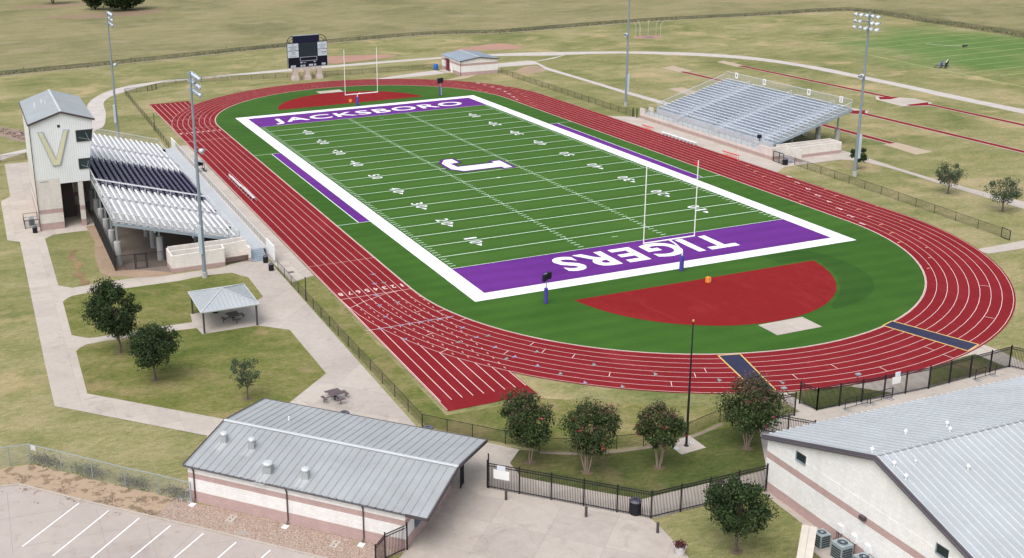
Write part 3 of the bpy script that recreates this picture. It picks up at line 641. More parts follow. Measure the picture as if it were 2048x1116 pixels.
# crossing mats
for a, b_, c_, d_ in (((1436, 712), (1480, 709), (1553, 783), (1513, 785)), ((1766, 652), (1784, 643), (1957, 690), (1936, 703))):
    P = [Vector(G(*q)) for q in (a, b_, c_, d_)]
    o = thing('crossing_mat', 'navy crossing mat with yellow edges laid over the red track nearer the flagpole' if a[0] < 1500 else 'navy crossing mat with yellow edges laid over the track bend at the right', 'mat', (*(sum(P, Vector((0, 0)))/4), 0), 0, 'crossing mats over the running track')
    cc = Vector(o.location[:2]); mb = MB().slab([p-cc for p in P], .05, .065); mb.build('mat', M['mat_navy'], o)
    e = MB()
    for i in range(4):
        A = P[i]-cc; B = P[(i+1) % 4]-cc; dd = (B-A).normalized(); n = Vector((-dd.y, dd.x))*.07; e.slab([A+n, A-n, B-n, B+n], .05, .072)
    e.build('edging', M['yellow'], o)
# D zones
for s in (-1, 1):
    pts = []
    for i in range(41):
        t0 = math.asin(2.6/16.5); t = t0+(math.pi-2*t0)*i/40; pts.append((16.5*math.cos(t), s*(58.4+16.5*math.sin(t))))
    struct('red_apron', MB().flat(pts, Z['mark']), M['apron'])
    struct('concrete_pad', MB().flat(rect(-2.8, 2.8, *sorted((s*75.0, s*78.0))), Z['mark']+.006), M['conc'])
# darker brushed turf round the near apron
nap = MB(); pts = []
for i in range(25): t = R(-66+66*i/24); q = 17.0+3.6*math.sin(math.pi*(.06+.80*i/24)); pts.append((q*math.cos(t), -58.4+q*math.sin(t)))
nap.flat(pts+[(17.5, -57.4), (12, -57.2), (12, -60.4), (16.6, -60.6)]+[(16.9*math.cos(R(-a)), -58.4+16.9*math.sin(R(-a))) for a in range(8, 62, 4)], Z['turf']+.004)
struct('brushed_turf', nap, turf_mat('brushed_turf', (.020, .066, .008), (.038, .100, .013)))
# white border, end zones, markings
S, GL, EL = 24.384, 45.72, 54.864
bd = MB(); zb = Z['mark']
for (x0, x1, y0, y1) in ((-26.5, -S, -56.95, 56.95), (S, 26.5, -56.95, 56.95), (-S, S, -56.95, -EL), (-S, S, EL, 56.95)): bd.flat(rect(x0, x1, y0, y1), zb)
struct('sideline_border', bd, M['white_turf'])
ez = MB()
for s in (-1, 1): ez.flat(rect(-S, S, *sorted((s*GL, s*EL))), zb)
for s in (-1, 1): ez.flat(rect(*sorted((s*26.5, s*28.1)), -22.8, 22.8), zb)
struct('purple_turf', ez, M['purple'])
yl = MB(); z2 = Z['mark2']
for k in range(-10, 11):
    y = k*4.572
    if abs(k) == 10: yl.flat(rect(-S, S, y-.05, y+.05), z2+.004); continue
    yl.flat(rect(-S+.25, S-.25, y-.075, y+.075), z2)
for k in range(-49, 50):
    if k % 5 == 0:
        y = k*.9144
        for sx in (-1, 1): yl.flat(rect(sx*6.1-.05, sx*6.1+.05, y-.45, y+.45), z2+.003)
        continue
    y = k*.9144
    for x0, x1 in ((-S+.2, -S+.95), (S-.95, S-.2), (-6.5, -5.7), (5.7, 6.5)): yl.flat(rect(x0, x1, y-.06, y+.06), z2)
for s in (-1, 1):
    yl.flat(rect(-.45, .45, s*(GL-2.74)-.05, s*(GL-2.74)+.05), z2)
    for t in (-1, 1):
        yl.flat(rect(*sorted((t*26.5, t*RI)), s*22.86-.06, s*22.86+.06), z2)
for t in (-1, 1): yl.flat(rect(*sorted((t*28.1, t*28.24)), -22.7, 22.7), z2)
for t in (-1, 1): yl.flat([(-.35, t*9.144-.2), (.35, t*9.144-.2), (.1, t*9.144), (.35, t*9.144+.2), (-.35, t*9.144+.2), (-.1, t*9.144)], z2+.004)
struct('yard_lines', yl, M['yline'])
nu = MB()
for k in range(1, 10):
    y = (k-5)*9.144; n_ = str(10*(5-abs(k-5)))
    for sx in (-1, 1):
        rot = -math.pi/2 if sx < 0 else math.pi/2
        # two digits either side of the yard line
        first = .78; 
        for j, ch in enumerate(n_):
            off = (-1 if j == 0 else 1)*.85
            dirn = -1 if sx < 0 else 1
            text_mb(ch, nu, Tz(sx*17.25, y+dirn*off, z2+.005, rot), .95 if ch != '1' else .45, 1.8, .012)
        if k != 5:
            ss = 1 if k > 5 else -1
            nu.flat([(sx*17.25-.42*1, y+ss*1.75), (sx*17.25+.42, y+ss*1.75), (sx*17.25, y+ss*2.6)], z2+.005)
struct('yard_numbers', nu, M['white_turf'])
wl = MB()
text_mb('JACKSBORO', wl, Tz(.0, 49.6, z2+.002, 0), 41.0, 5.3, .016, 1.12)
text_mb('TIGERS', wl, Tz(.0, -50.0, z2+.002, math.pi), 24.4, 5.3, .03, 1.2)
J = [(-4.42, 3.1), (-3.09, 5.24), (-1.6, 5.27), (-1.6, 2.6), (-3.2, 2.45), (-3.03, -.10), (3.61, -.20), (3.65, .83), (5.1, .83), (5.0, -4.0), (3.57, -4.0), (3.55, -3.0), (-3.11, -3.0), (-4.49, -1.02)]
wl.flat(J, z2+.017)
struct('field_lettering', wl, M['white_turf'])
def grow(poly, d):
    out = []; n = len(poly); ar = sum(poly[i][0]*poly[(i+1) % n][1]-poly[(i+1) % n][0]*poly[i][1] for i in range(n)); sg = 1 if ar > 0 else -1
    for i in range(n):
        p0, p1, p2 = Vector(poly[i-1]), Vector(poly[i]), Vector(poly[(i+1) % n]); a = (p1-p0).normalized(); b_ = (p2-p1).normalized()
        n1 = Vector((a.y, -a.x))*sg; n2 = Vector((b_.y, -b_.x))*sg; m_ = (n1+n2); m_ = m_/max(.4, m_.dot(n1)); out.append(tuple(p1+m_*d))
    return out
struct('letter_outline', MB().flat(grow(J, .42), z2+.012, 0).flat(grow(J, .58), z2+.007, 1), [M['purple'], M['navy_turf']])
# practice field lines, very faint
pf = MB()
for k in range(0, 16):
    y = -10+k*6.5
    pf.flat([(138+k*.3, y), (200, y+1.5), (200, y+1.75), (138+k*.3, y+.25)], .008)
pf.flat([(130, -16), (129.6, -16), (138, 66), (138.4, 66)], .008)
struct('practice_field_lines', pf, plain('faded_line_paint', (.30, .37, .13), .9, 0, .3, .4))
# jumping runways
rw = MB(); re = MB()
def runway(a, b_, wd=1.25):
    A = Vector(G(*a)); B = Vector(G(*b_)); d = (B-A).normalized(); n = Vector((-d.y, d.x))
    rw.flat([A+n*wd/2, A-n*wd/2, B-n*wd/2, B+n*wd/2], .022); re.flat([A+n*(wd/2+.22), A-n*(wd/2+.30), B-n*(wd/2+.30), B+n*(wd/2+.22)], .014)
for q in (((1480.5, 131.6), (1782, 195)), ((1856, 208.5), (2500, 349)), ((1364, 143.4), (1735, 229)), ((1735, 229), (2500, 412)), ((1560, 227), (1785, 286.8))): runway(*q)
T3 = lambda P: [G(*p) for p in P]
rw.flat(T3([(1757, 194), (1800, 194), (1782, 198.5), (1760, 199)]), .026); rw.flat(T3([(1812, 210), (1856, 204.5), (1858, 211), (1820, 212)]), .026)
rw.flat(T3([(1697, 222), (1731, 220.5), (1729, 229), (1700, 227)]), .026)
struct('runway', rw, M['track'])
struct('runway_edge', re, M['conc'])
struct('runway_pad', MB().flat(T3([(1751, 192.2), (1829.5, 196.6), (1865, 205.5), (1857.6, 212.5), (1802.9, 212.6), (1752, 199)]), .018).flat(T3([(1700, 215), (1738, 222), (1731, 231), (1695, 227)]), .018), M['conc'])
for P in ([(1765.9, 289.2), (1795.5, 285.4), (1865, 304), (1832.4, 309.5)], [(1322.6, 136), (1346.3, 131.5), (1384.7, 142), (1364, 145.5)], [(1433.5, 124.2), (1446.8, 121.2), (1491, 131.6), (1473.4, 134)], [(1336, 178), (1364, 174.5), (1396.5, 184.8), (1376, 190)]):
    struct('sand_pit', MB().flat(T3(P), .02), M['sand'])
# ================================================================== press box tower
t = thing('press_box_tower', 'tall white ribbed press box tower with a cream V on its wall, behind the stand', 'press box', (-69.3, -7.6, 0))
Wt, Dt = 8.4, 18.4         # width along x, depth along y
MB().box(0, 3.15, 0, Dt, 0, 7.2).build('stone_base', M['blk_tower'], t)
for y_ in (.05, 8.0, Dt-.75): MB().box(5.5, 6.15, y_, y_+.7, 0, 6.45).build('pillar', M['blk_tower'], t)
MB().box(3.2, 5.2, 5.5, 13, 0, 6.4).build('stair_core', M['brown'], t)
up = MB(); xr = lambda z: 8.3-(max(0, 15-z))*.155 if z > 8 else 8.3-7*.155
prof = [(0, 7.2), (0, 15.0), (4.15, 16.3), (8.3, 15.0), (7.22, 8.0), (7.22, 6.42), (3.15, 6.42), (3.15, 7.2)]
up.prism_y(prof, 0, Dt).build('upper_wall', M['siding'], t)
rf = MB()
for sx in (-1, 1):
    a = (4.15, 16.42); b_ = (-.25, 15.0) if sx < 0 else (8.55, 15.02)
    rf.prism_y([a, b_, (b_[0], b_[1]-.08), (a[0], a[1]-.08)] if sx < 0 else [(a[0], a[1]-.08), (b_[0], b_[1]-.08), b_, a], -.2, Dt+.2)
r_ = rf.build('roof', M['roof_light'], t)
rs = MB()
for i in range(30):
    y = -.1+i*(Dt+.2)/29
    rs.bar((4.15, y, 16.45), (-.25, y, 15.03), .05); rs.bar((4.15, y, 16.45), (8.55, y, 15.05), .05)
rs.build('roof_seam', M['roof_light'], r_)
MB().bar((4.15, -.22, 16.47), (4.15, Dt+.22, 16.47), .35, .07).build('ridge_cap', M['ridge'], r_)
MB().bar((-.27, -.24, 14.93), (4.15, -.24, 16.35), .09, .26).bar((4.15, -.24, 16.35), (8.57, -.24, 14.95), .09, .26).bar((-.29, -.2, 14.95), (-.29, Dt+.2, 14.95), .1, .2).build('fascia', M['brown'], r_)
for x, y, h in ((1.4, 9.5, .75), (2.4, 10.3, .7), (2.9, 9.4, .4)):
    z = 15.0+(x+.25)*.323; MB().tube((x, y, z), (x, y, z+h), .07).build('vent_pipe', M['white'], r_)
MB().path([(-.12, -.1, 14.9), (-.12, -.1, 8), (-.1, -.12, 0)], .06).build('downspout', M['downspout'], t)
MB().box(3.55, 3.9, -.04, .05, 14.25, 14.6).build('gable_vent', M['dark'], t)
for z0, z1, xa in ((12.05, 13.6, 5.9), (8.2, 9.62, 5.9)):
    x1 = xr(z1)+.03; x0 = xr(z0)+.03
    wn = MB().poly([(xa, -.03, z0), (x0, -.03, z0), (x1, -.03, z1), (xa, -.03, z1)]).poly([(x0, -.03, z0), (x0, Dt-.6, z0), (x1, Dt-.6, z1), (x1, -.03, z1)])
    wo = wn.build('window', M['glass'], t)
    fr = MB().bar((xa, -.05, z0), (x0, -.05, z0), .08).bar((xa, -.05, z1), (x1, -.05, z1), .06).bar((xa, -.05, z0), (xa, -.05, z1), .06)
    for k in range(13):
        y = -.05+k*(Dt-.55)/12; fr.bar((x0+.02, y, z0), (x1+.02, y, z1), .07)
    fr.bar((x0+.02, -.05, z0), (x0+.02, Dt-.6, z0), .1).bar((x1+.02, -.05, z1), (x1+.02, Dt-.6, z1), .1)
    fr.build('window_frame', M['brown'], wo)
    MB().bar((xa+.3, -.045, z0+.55), (x0-.05, -.045, z0+.1), .05).bar((xa+1.3, -.045, z1-.4), (x0-.3, -.045, z0+.1), .05).build('counter_edge', M['galv'], wo)
V = [(.86, 13.86), (1.60, 13.86), (2.95, 9.95), (4.28, 13.88), (5.0, 13.86), (3.48, 9.0), (2.42, 8.98)]
def wallpoly(P, y, yb, mb, mi=0):
    mb.poly([(x, y, z) for x, z in P[::-1]] if False else [(x, y, z) for x, z in P], mi)
    for i in range(len(P)):
        a, b_ = P[i], P[(i+1) % len(P)]; mb.poly([(a[0], y, a[1]), (b_[0], y, b_[1]), (b_[0], yb, b_[1]), (a[0], yb, a[1])], mi)
lt = MB(); Vi = grow([(x, z) for x, z in V], -.13); wallpoly(Vi[:3]+Vi[5:], -.22, -.02, lt); wallpoly([Vi[2], Vi[3], Vi[4], Vi[5]], -.22, -.02, lt); lt.build('letter_v', M['cream'], t)
gv = grow([(x, z) for x, z in V], .03); le = MB(); wallpoly(gv[:3]+gv[5:], -.12, -.01, le); wallpoly([gv[2], gv[3], gv[4], gv[5]], -.12, -.01, le); le.build('letter_edge', M['letter_edge'], t)
MB().box(.5, 1.6, -.03, .02, 6.85, 6.95).build('wall_lamp', M['galv'], t)
# air conditioner in a railed bay beside the tower
def ac_unit(x, y, label, s=.85, h=1.05):
    a = thing('ac_unit', label, 'air conditioner', (x, y, .07), 0, 'outdoor air conditioners')
    MB().box(-s/2-.1, s/2+.1, -s/2-.1, s/2+.1, -.07, .02).build('plinth', M['conc'], a)
    MB().box(-s/2, s/2, -s/2, s/2, .02, h).build('casing', M['ac'], a)
    lv = MB()
    for k in range(5):
        z = .12+k*.18
        lv.box(-s/2-.012, -s/2+.001, -s/2+.08, s/2-.08, z, z+.13).box(-s/2+.08, s/2-.08, -s/2-.012, -s/2+.001, z, z+.13)
    lv.build('louvre', M['dark'] if False else plain('louvre_dark', (.05, .065, .075), .6), a)
    f = MB().lathe([(s*.43, 0), (s*.43, .05), (s*.36, .05), (s*.34, -.0)], (0, 0, h), 20).build('fan_ring', M['ac'], a)
    MB().lathe([(s*.34, .012), (.0, .012)], (0, 0, h), 20).build('fan_well', M['dark'], f)
    gr = MB()
    for k in range(6): tt = math.pi*k/6; gr.bar((math.cos(tt)*s*.35, math.sin(tt)*s*.35, h+.045), (-math.cos(tt)*s*.35, -math.sin(tt)*s*.35, h+.045), .012)
    gr.tube((0, 0, h+.02), (0, 0, h+.06), .1, .1, 10).build('fan_guard', M['galv'], f)
    return a
ac_unit(-70.35, -4.35, 'grey air conditioner inside the dark railing beside the press box tower')
rl = thing('railing', 'dark brown pipe railing round the air conditioner at the tower foot', 'railing', (-69.45, -5.6, 0))
P = [(0, 0), (-1.9, -.1), (-1.9, 3.9), (0, 4.0)]
for z in (1.15, .15):
    MB().path([(p[0], p[1], z) for p in P], .035).build('rail', M['brown'], rl)
MB().path([(-1.9, 1.9, 1.15), (0, 1.9, 1.15)], .03).build('rail', M['brown'], rl)
for p in P+[(-1.9, 1.9)]: MB().tube((p[0], p[1], 0), (p[0], p[1], 1.2), .04).build('post', M['brown'], rl)
pk_ = MB()
for i in range(28): pk_.tube((-1.9, -.1+i*4/27, .15), (-1.9, -.1+i*4/27, 1.15), .014, n=4)
pk_.build('bars', M['brown'], rl)
# ================================================================== grandstands
def stand(name, label, loc, rz, n, tread, rise, z0, y0, y1, aisles, navy, rail_mat, bench_mat, deck_mat, cols, walk, mir=1, signs=None):
    """local frame: front row at x=0, rows climb toward +x, y runs along the stand"""
    s = thing(name, label, 'grandstand', loc, rz)
    dk = MB()
    for k in range(n):
        x = k*tread; z = z0+k*rise
        dk.box(x, x+tread-.03, y0, y1, z-.05, z)
        dk.box(x+tread-.035, x+tread-.01, y0, y1, z-.04, z+rise-.052)
        dk.box(x+.02, x+.10, y0, y1, z+.003, z+.008)
    dk.build('deck', deck_mat, s)
    xe = n*tread; ze = z0+n*rise
    # benches, one row each, broken at the aisles; navy rows have backs
    for k in range(n):
        x = k*tread+tread*.52; z = z0+k*rise; b_ = MB(); nv = MB()
        br = sorted([y0+.15]+[a-.65 for a in aisles]+[a+.65 for a in aisles]+[y1-.15])
        for a, c in zip(br[::2], br[1::2]):
            segs = [(a, c)]
            if navy:
                segs = []
                if a < navy[0]: segs.append((a, min(c, navy[0]-.1)))
                if c > navy[1]: segs.append((max(a, navy[1]+.1), c))
            for q, r in segs:
                if r-q < .3: continue
                b_ = MB(); b_.box(x, x+.265, q, r, z+.40, z+.45); yy_ = q+.2
                while yy_ < r: b_.box(x+.1, x+.17, yy_-.03, yy_+.03, z, z+.4); yy_ += 1.9
                b_.build('bench', bench_mat, s)
        if navy:
            q, r = navy[0]+.3, navy[1]-.3
            nv.box(x-.22, x+.30, q, r, z+.40, z+.46, 1); nv.box(x+.31, x+.37, q, r, z+.42, z+.90)
            yy_ = q+.15
            while yy_ < r: nv.box(x+.12, x+.34, yy_-.03, yy_+.03, z, z+.5); yy_ += 1.6
            nv.build('navy_seat_row', [M['navy'], M['navy_seat']], s)
    # aisle handrails
    for a in aisles:
        k = 0
        while k < n-1:
            x = k*tread+.2; z = z0+k*rise; x2 = (k+1.6)*tread; z2_ = z0+(k+1.6)*rise
            hr = MB()
            for o_ in (0,):
                hr.path([(x, a+o_, z), (x, a+o_, z+.9), (x2, a+o_, z2_+.9), (x2, a+o_, z2_)], .03, 5)
                hr.path([(x, a+o_, z+.5), (x2, a+o_, z2_+.5)], .022, 5)
            hr.build('handrail', rail_mat, s); k += 2
    # beams and columns
    bm = MB()
    for y in (y0+.02, y0+(y1-y0)*.25, (y0+y1)/2, y0+(y1-y0)*.75, y1-.02):
        bm.bar((-.1, y, z0-.25), (xe, y, ze-.42), .14, .36)
    for f in (.05, .38, .68, .97):
        bm.bar((xe*f, y0, z0-.62+(ze-z0)*f), (xe*f, y1, z0-.62+(ze-z0)*f), .16, .3)
    bm.build('beam', M['galv'], s)
    for (cx, cy, h, r) in cols:
        zt = z0+(ze-z0)*cx/xe-.6
        c = MB().lathe([(r, 0), (r, min(h, zt)), (0, min(h, zt))], (cx, cy, 0), 14).build('column', M['col'], s)
        if zt > h+.1: MB().bar((cx, cy, h), (cx, cy, zt), .2, .2).build('steel_post', M['galv'], c)
    # side and back guard rails with woven wire
    def guard(pts, h, nm, spacing=1.5):
        g = MB(); w_ = MB(); posts = MB()
        for a, b_ in zip(pts, pts[1:]):
            a = Vector(a); b_ = Vector(b_); l = (b_-a).length; m_ = max(1, round(l/spacing))
            g.tube(a+Vector((0, 0, h)), b_+Vector((0, 0, h)), .04, n=6); g.tube(a+Vector((0, 0, .08)), b_+Vector((0, 0, .08)), .02, n=4)
            for i in range(m_+1): p = a+(b_-a)*i/m_; posts.tube(p-Vector((0, 0, .3)), p+Vector((0, 0, h)), .026, n=5)
            w_.poly([a, b_, b_+Vector((0, 0, h)), a+Vector((0, 0, h))], 0, [(0, 0), (l, 0), (l, h), (0, h)])
        gg = g.build(nm, rail_mat, s); posts.build('rail_post', M['galv'], gg); w_.build('wire_mesh', M['link_buff'], gg)
    guard([(.0, y0, z0), (xe, y0, ze)], 1.1, 'side_guard'); guard([(.0, y1, z0), (xe, y1, ze)], 1.1, 'side_guard')
    guard([(xe, y0, ze), (xe, y1, ze)], 1.45, 'back_guard')
    fr = MB(); yk = sorted([y0+.3]+[a-.6 for a in aisles]+[a+.6 for a in aisles]+[y1-.3])
    for a, b_ in zip(yk[::2], yk[1::2]):
        fr.tube((0, a, z0+.85), (0, b_, z0+.85), .035, n=5).tube((0, a, z0+.45), (0, b_, z0+.45), .022, n=5); y = a
        while y <= b_+.01: fr.tube((0, y, z0), (0, y, z0+.85), .028, n=5); y += (b_-a)/max(1, round((b_-a)/1.7))
    fr.build('front_rail', rail_mat, s)
    if navy:
        dr = MB()
        for yy_ in (navy[1]+.45, navy[1]-.05):
            dr.path([(.1, yy_, z0+.9), (xe, yy_, ze+.9)], .055, 5)
            for k in range(0, n, 2): dr.tube((k*tread+.1, yy_, z0+k*rise), (k*tread+.1, yy_, z0+k*rise+.92), .028, n=5)
        dr.build('section_rail', M['rail_white'], s)
    # walkway in front, its wall and fence
    wx = walk['w']; wz = walk['z']
    MB().box(-wx, -.0, walk['y0'], walk['y1'], wz-.12, wz).build('walkway', M['walk'], s)
    MB().box(-.06, .02, y0, y1, wz+.002, z0-.05).build('riser', M['alu_deck'], s)
    st = MB()
    for a in list(aisles)+([navy[0]-.9] if navy else []):
        for i in range(4): st.box(-.28*(4-i), -.28*(3-i), a-.6, a+.6, wz+.001, wz+(z0-wz)*(i+1)/5)
    st.build('steps', M['alu_deck'], s)
    MB().box(-wx-.22, -wx, walk['y0'], walk['y1'], 0, wz+walk['lip']).build('front_wall', walk['mat'], s)
    g = MB(); w_ = MB(); h = wz+walk['lip']+walk['fh']; ya, yb = walk['fy0'], walk['fy1']
    g.tube((-wx-.1, ya, h), (-wx-.1, yb, h), .045, n=6); m_ = round((yb-ya)/1.5)
    ps = MB()
    for i in range(m_+1): y = ya+(yb-ya)*i/m_; ps.tube((-wx-.1, y, wz), (-wx-.1, y, h), walk.get('pr', .03), n=5)
    w_.poly([(-wx-.1, ya, wz), (-wx-.1, yb, wz), (-wx-.1, yb, h), (-wx-.1, ya, h)], 0, [(0, 0), (yb-ya, 0), (yb-ya, h-wz), (0, h-wz)])
    gg = g.build('front_fence', walk['rail'], s); ps.build('rail_post', walk['pm'], gg); w_.build('wire_mesh', M['link_buff'], gg)
    pn = walk['panels']
    for P in pn: MB().box(*P).build('end_panel', M['blk_front'] if walk.get('pb') else M['white'], s)
    if signs:
        for (y, ch) in signs:
            sg = MB().box(xe-.08, xe-.03, y-.38, y+.38, ze+.55, ze+1.62).build('section_sign', M['white'], s)
            tb = MB(); T = Matrix.Translation((xe-.09, y, ze+1.08)) @ Matrix.Rotation(math.pi/2, 4, 'Z').inverted() @ Matrix.Rotation(math.pi/2, 4, 'X')
            text_mb(ch, tb, T, .36, .66, .02); tb.build('section_number', M['black'], sg)
    return s
# local x -> world -x for the home stand: rotation pi, local y = -world y
cL = []
for y in (-27.1, -21.7, -16.2, -10.8, -5.3, .2, 5.7, 11.2, 16.7, 22.2, 27.6): cL.append((15.0, -y, 3.1, .42)); cL.append((9.8, -y, 3.1, .42)); cL.append((4.2, -y, 1.6, .3))
stand('home_grandstand', 'long home grandstand of white benches with a navy seat block in the middle', (-46.4, 0, 0), math.pi, 18, .865, .245, 2.05, -29.6, 29.3, (18.2, -17.6), (-7.2, 10.5), M['rail_white'], plain('white_bench', (.70, .71, .72), .5), M['alu_deck'], cL,
      dict(w=2.9, z=1.02, y0=-31.2, y1=31.0, lip=.02, fh=1.05, mat=M['blk_front'], fy0=-31.0, fy1=31.0, rail=M['rail_white'], pm=M['galv'], panels=[(-3.1, -2.95, 31.0, 34.6, .35, 2.25), (-3.1, -2.95, -35.2, -31.2, .35, 2.1)]))
cR = []
for y in (-14.4, -6.5, 1, 8.8, 16): cR.append((14.4, y, 2.7, .42)); cR.append((10.4, y, 2.2, .42)); cR.append((5, y, 1.5, .3))
cR.append((11.2, -13.4, 3.3, .42))
stand('visitor_grandstand', 'smaller bare aluminium visitor grandstand on the far side of the field', (46.8, 0, 0), 0, 18, .865, .25, 2.0, -16.0, 17.6, (10.2, -1.4, -12.2), None, M['alu'], plain('silver_bench', (.56, .59, .65), .4, .1), M['alu_deck_r'], cR,
      dict(w=2.1, z=1.0, y0=-18, y1=19.6, lip=.05, fh=.95, mat=M['blk_front'], fy0=-15.2, fy1=18.2, rail=M['galv'], pm=M['galv'], pr=.045, pb=True, panels=[(-2.335, -2.085, -18.6, -15.2, .0, 1.95), (-2.335, -2.085, 18.2, 19.8, .0, 2.05), (-.2, 0.05, 18.6, 20.1, .0, 2.0)]),
      signs=((14.5, '4'), (6.4, '0'), (-5.5, '9'), (-13.4, '2')))
# stairs at the near end of the home stand
o = thing('steps', 'grey metal steps up to the home stand walkway beside the white panel', 'steps', (-44.85, -33.1, 0))
for i in range(6): MB().box(-1.05, .95, i*.33, i*.33+.36, .12+i*.165, .16+i*.165).box(-1.05, .95, i*.33, i*.33+.03, 0, .12+i*.165).build('step', M['galv'], o)
MB().path([(-1.05, 0, .9), (-1.05, 2, 1.95)], .025).path([(-1.05, 0, 0), (-1.05, 0, .9)], .025).build('handrail', M['galv'], o)
MB().path([(.95, 0, .9), (.95, 2, 1.95)], .025).path([(.95, 0, 0), (.95, 0, .9)], .025).build('handrail', M['galv'], o)
o = thing('steps', 'grey metal steps at the near end of the visitor stand', 'steps', (46.0, -21.4, 0))
for i in range(6): MB().box(-.9, .9, 0+i*.3, i*.3+.33, .12+i*.165, .16+i*.165).build('step', M['galv'], o)
for sx in (-.9, .9): MB().path([(sx, 0, 0), (sx, 0, .95), (sx, 1.9, 1.9)], .03).build('handrail', M['galv'], o)
# block ramp walls beside the stands
def rampwalls(nm, label, P, h, th=.22, cap=None):
    a = thing(nm, label, 'wall', (P[0][0], P[0][1], 0)); o0 = Vector(P[0])
    for (A, B, h0, h1) in [(P[i], P[i+1], h[i][0], h[i][1]) for i in range(len(P)-1)]:
        A = Vector(A)-o0; B = Vector(B)-o0; d = (B-A).normalized(); n = Vector((-d.y, d.x))*th/2; mb = MB()
        q = [A-n, B-n, B+n, A+n]; hs_ = [h0, h1, h1, h0]; b0 = [(p.x, p.y, 0) for p in q]; t0 = [(p.x, p.y, z) for p, z in zip(q, hs_)]
        mb.poly(t0); mb.poly(b0[::-1])
        for i in range(4): j = (i+1) % 4; mb.poly([b0[i], b0[j], t0[j], t0[i]])
        mb.build('wall', M['blk_wall'], a)
    return a
a = rampwalls('ramp_walls', 'cream block ramp walls at the near end of the home stand', [(-55.8, -29.9), (-55.7, -32.85), (-49.3, -32.9), (-49.3, -31.6), (-46.1, -31.6)], [(2.3, 2.15), (2.15, 2.3), (2.3, 2.35), (2.35, 2.55)])
MB().box(0.1, 9.7, -.1, .12, 0, 2.45).build('wall', M['blk_wall'], a)
MB().box(.2, 9.6, -1.5, -1.3, 0, 2.3).build('wall', M['blk_wall'], a)
MB().box(9.62, 9.9, -2.9, -.12, 0, 1.9).build('wall', M['blk_wall'], a)
MB().poly([(.2, -2.8, .8), (9.6, -2.8, 1.0), (9.6, -.2, 1.0), (.2, -.2, .8)]).build('ramp_floor', M['conc'], a)
a = rampwalls('ramp_walls', 'cream block ramp walls at the near end of the visitor stand', [(48.2, -19.2), (57.7, -19.3), (57.7, -16.6), (46.9, -16.6)], [(1.9, 1.85), (1.85, 1.9), (1.9, 2.0)])
MB().box(.3, 9.4, 1.25, 1.45, 0, 1.85).build('wall', M['blk_wall'], a)
MB().box(-3.4, -.6, .95, 1.15, 0, 2.1).build('wall', M['blk_wall'], a)
MB().box(-.75, -.55, -2.6, .95, 0, 2.0).build('wall', M['blk_wall'], a)
MB().poly([(.1, .1, .8), (9.4, .1, .8), (9.4, 2.5, .8), (.1, 2.5, .8)]).build('ramp_floor', M['conc'], a)
# baskets on the stands
def lidded_can(nm, label, x, y, z=0, r=.31, h=.95, group='black litter bins', lid=True):
    a = thing(nm, label, 'litter bin', (x, y, z), 0, group)
    MB().lathe([(r*.92, 0), (r, .05), (r, h*.86), (r*.98, h*.88)], n=20).build('body', M['blackp'], a)
    sl_ = MB()
    for i in range(24): t_ = 2*math.pi*i/24; sl_.box(r, r+.012, -.022, .022, .06, h*.84, 0, Matrix.Rotation(t_, 4, 'Z'))
    sl_.build('slats', M['black'], a)
    MB().lathe([(r*1.08, h*.86), (r*1.1, h*.9), (r*.9, h), (r*.36, h*1.01), (r*.34, h*.93), (0, h*.93)], n=20).build('lid', plain('bin_lid_grey', (.10, .10, .125), .5), a)
    return a
lidded_can('litter_bin', 'black litter bin beside the metal steps of the home stand', -44.35, -33.9)
lidded_can('litter_bin', 'black litter bin in front of the low chain fence near the home stand steps', -44.5, -37.1)
lidded_can('litter_bin', 'black litter bin at the foot of the press box tower corner', -70.2, -8.1)
lidded_can('litter_bin', 'black litter bin under the pavilion roof edge', -53.9, -48.2)
lidded_can('litter_bin', 'grey lidded bin behind the middle of the concession roof edge', -49.19, -78.66, r=.43, group='bins behind the concession roof')
lidded_can('litter_bin', 'grey lidded bin by the fence corner behind the concession roof', -43.6, -84.1, r=.43, group='bins behind the concession roof')
lidded_can('litter_bin', 'large black litter bin behind the picket fence corner', -34.25, -101.0, r=.42, h=1.2)
lidded_can('litter_bin', 'black litter bin by the fence end near the visitor stand', 44.35, -21.9, r=.4, h=1.1)
for (u, v, z, lab) in ((427, 421, 2.3, 'small black basket on the home stand front rail, nearer the light pole'), (457, 456, 2.3, 'small black basket on the home stand front rail at its near end'), (328, 300, 2.3, 'small black basket at the far end of the home stand')):
    g = G(u, v, z); a = thing('waste_basket', lab, 'basket', (g[0], g[1], 1.95), 0, 'small black baskets on the stands')
    MB().lathe([(.24, 0), (.3, .1), (.32, .42), (.28, .45), (.26, .1)], n=14).build('body', M['blackp'], a); MB().lathe([(.30, .42), (.1, .52), (0, .52)], n=14).build('lid', M['blackp'], a)
a = thing('waste_basket', 'small black box basket on the visitor stand front rail', 'basket', (46.6, -12.6, 2.0), 0, 'small black baskets on the stands')
MB().box(-.3, .3, -.25, .25, .3, .85).build('body', M['blackp'], a); MB().tube((0, 0, -.5), (0, 0, .3), .05).build('stem', M['black'], a)
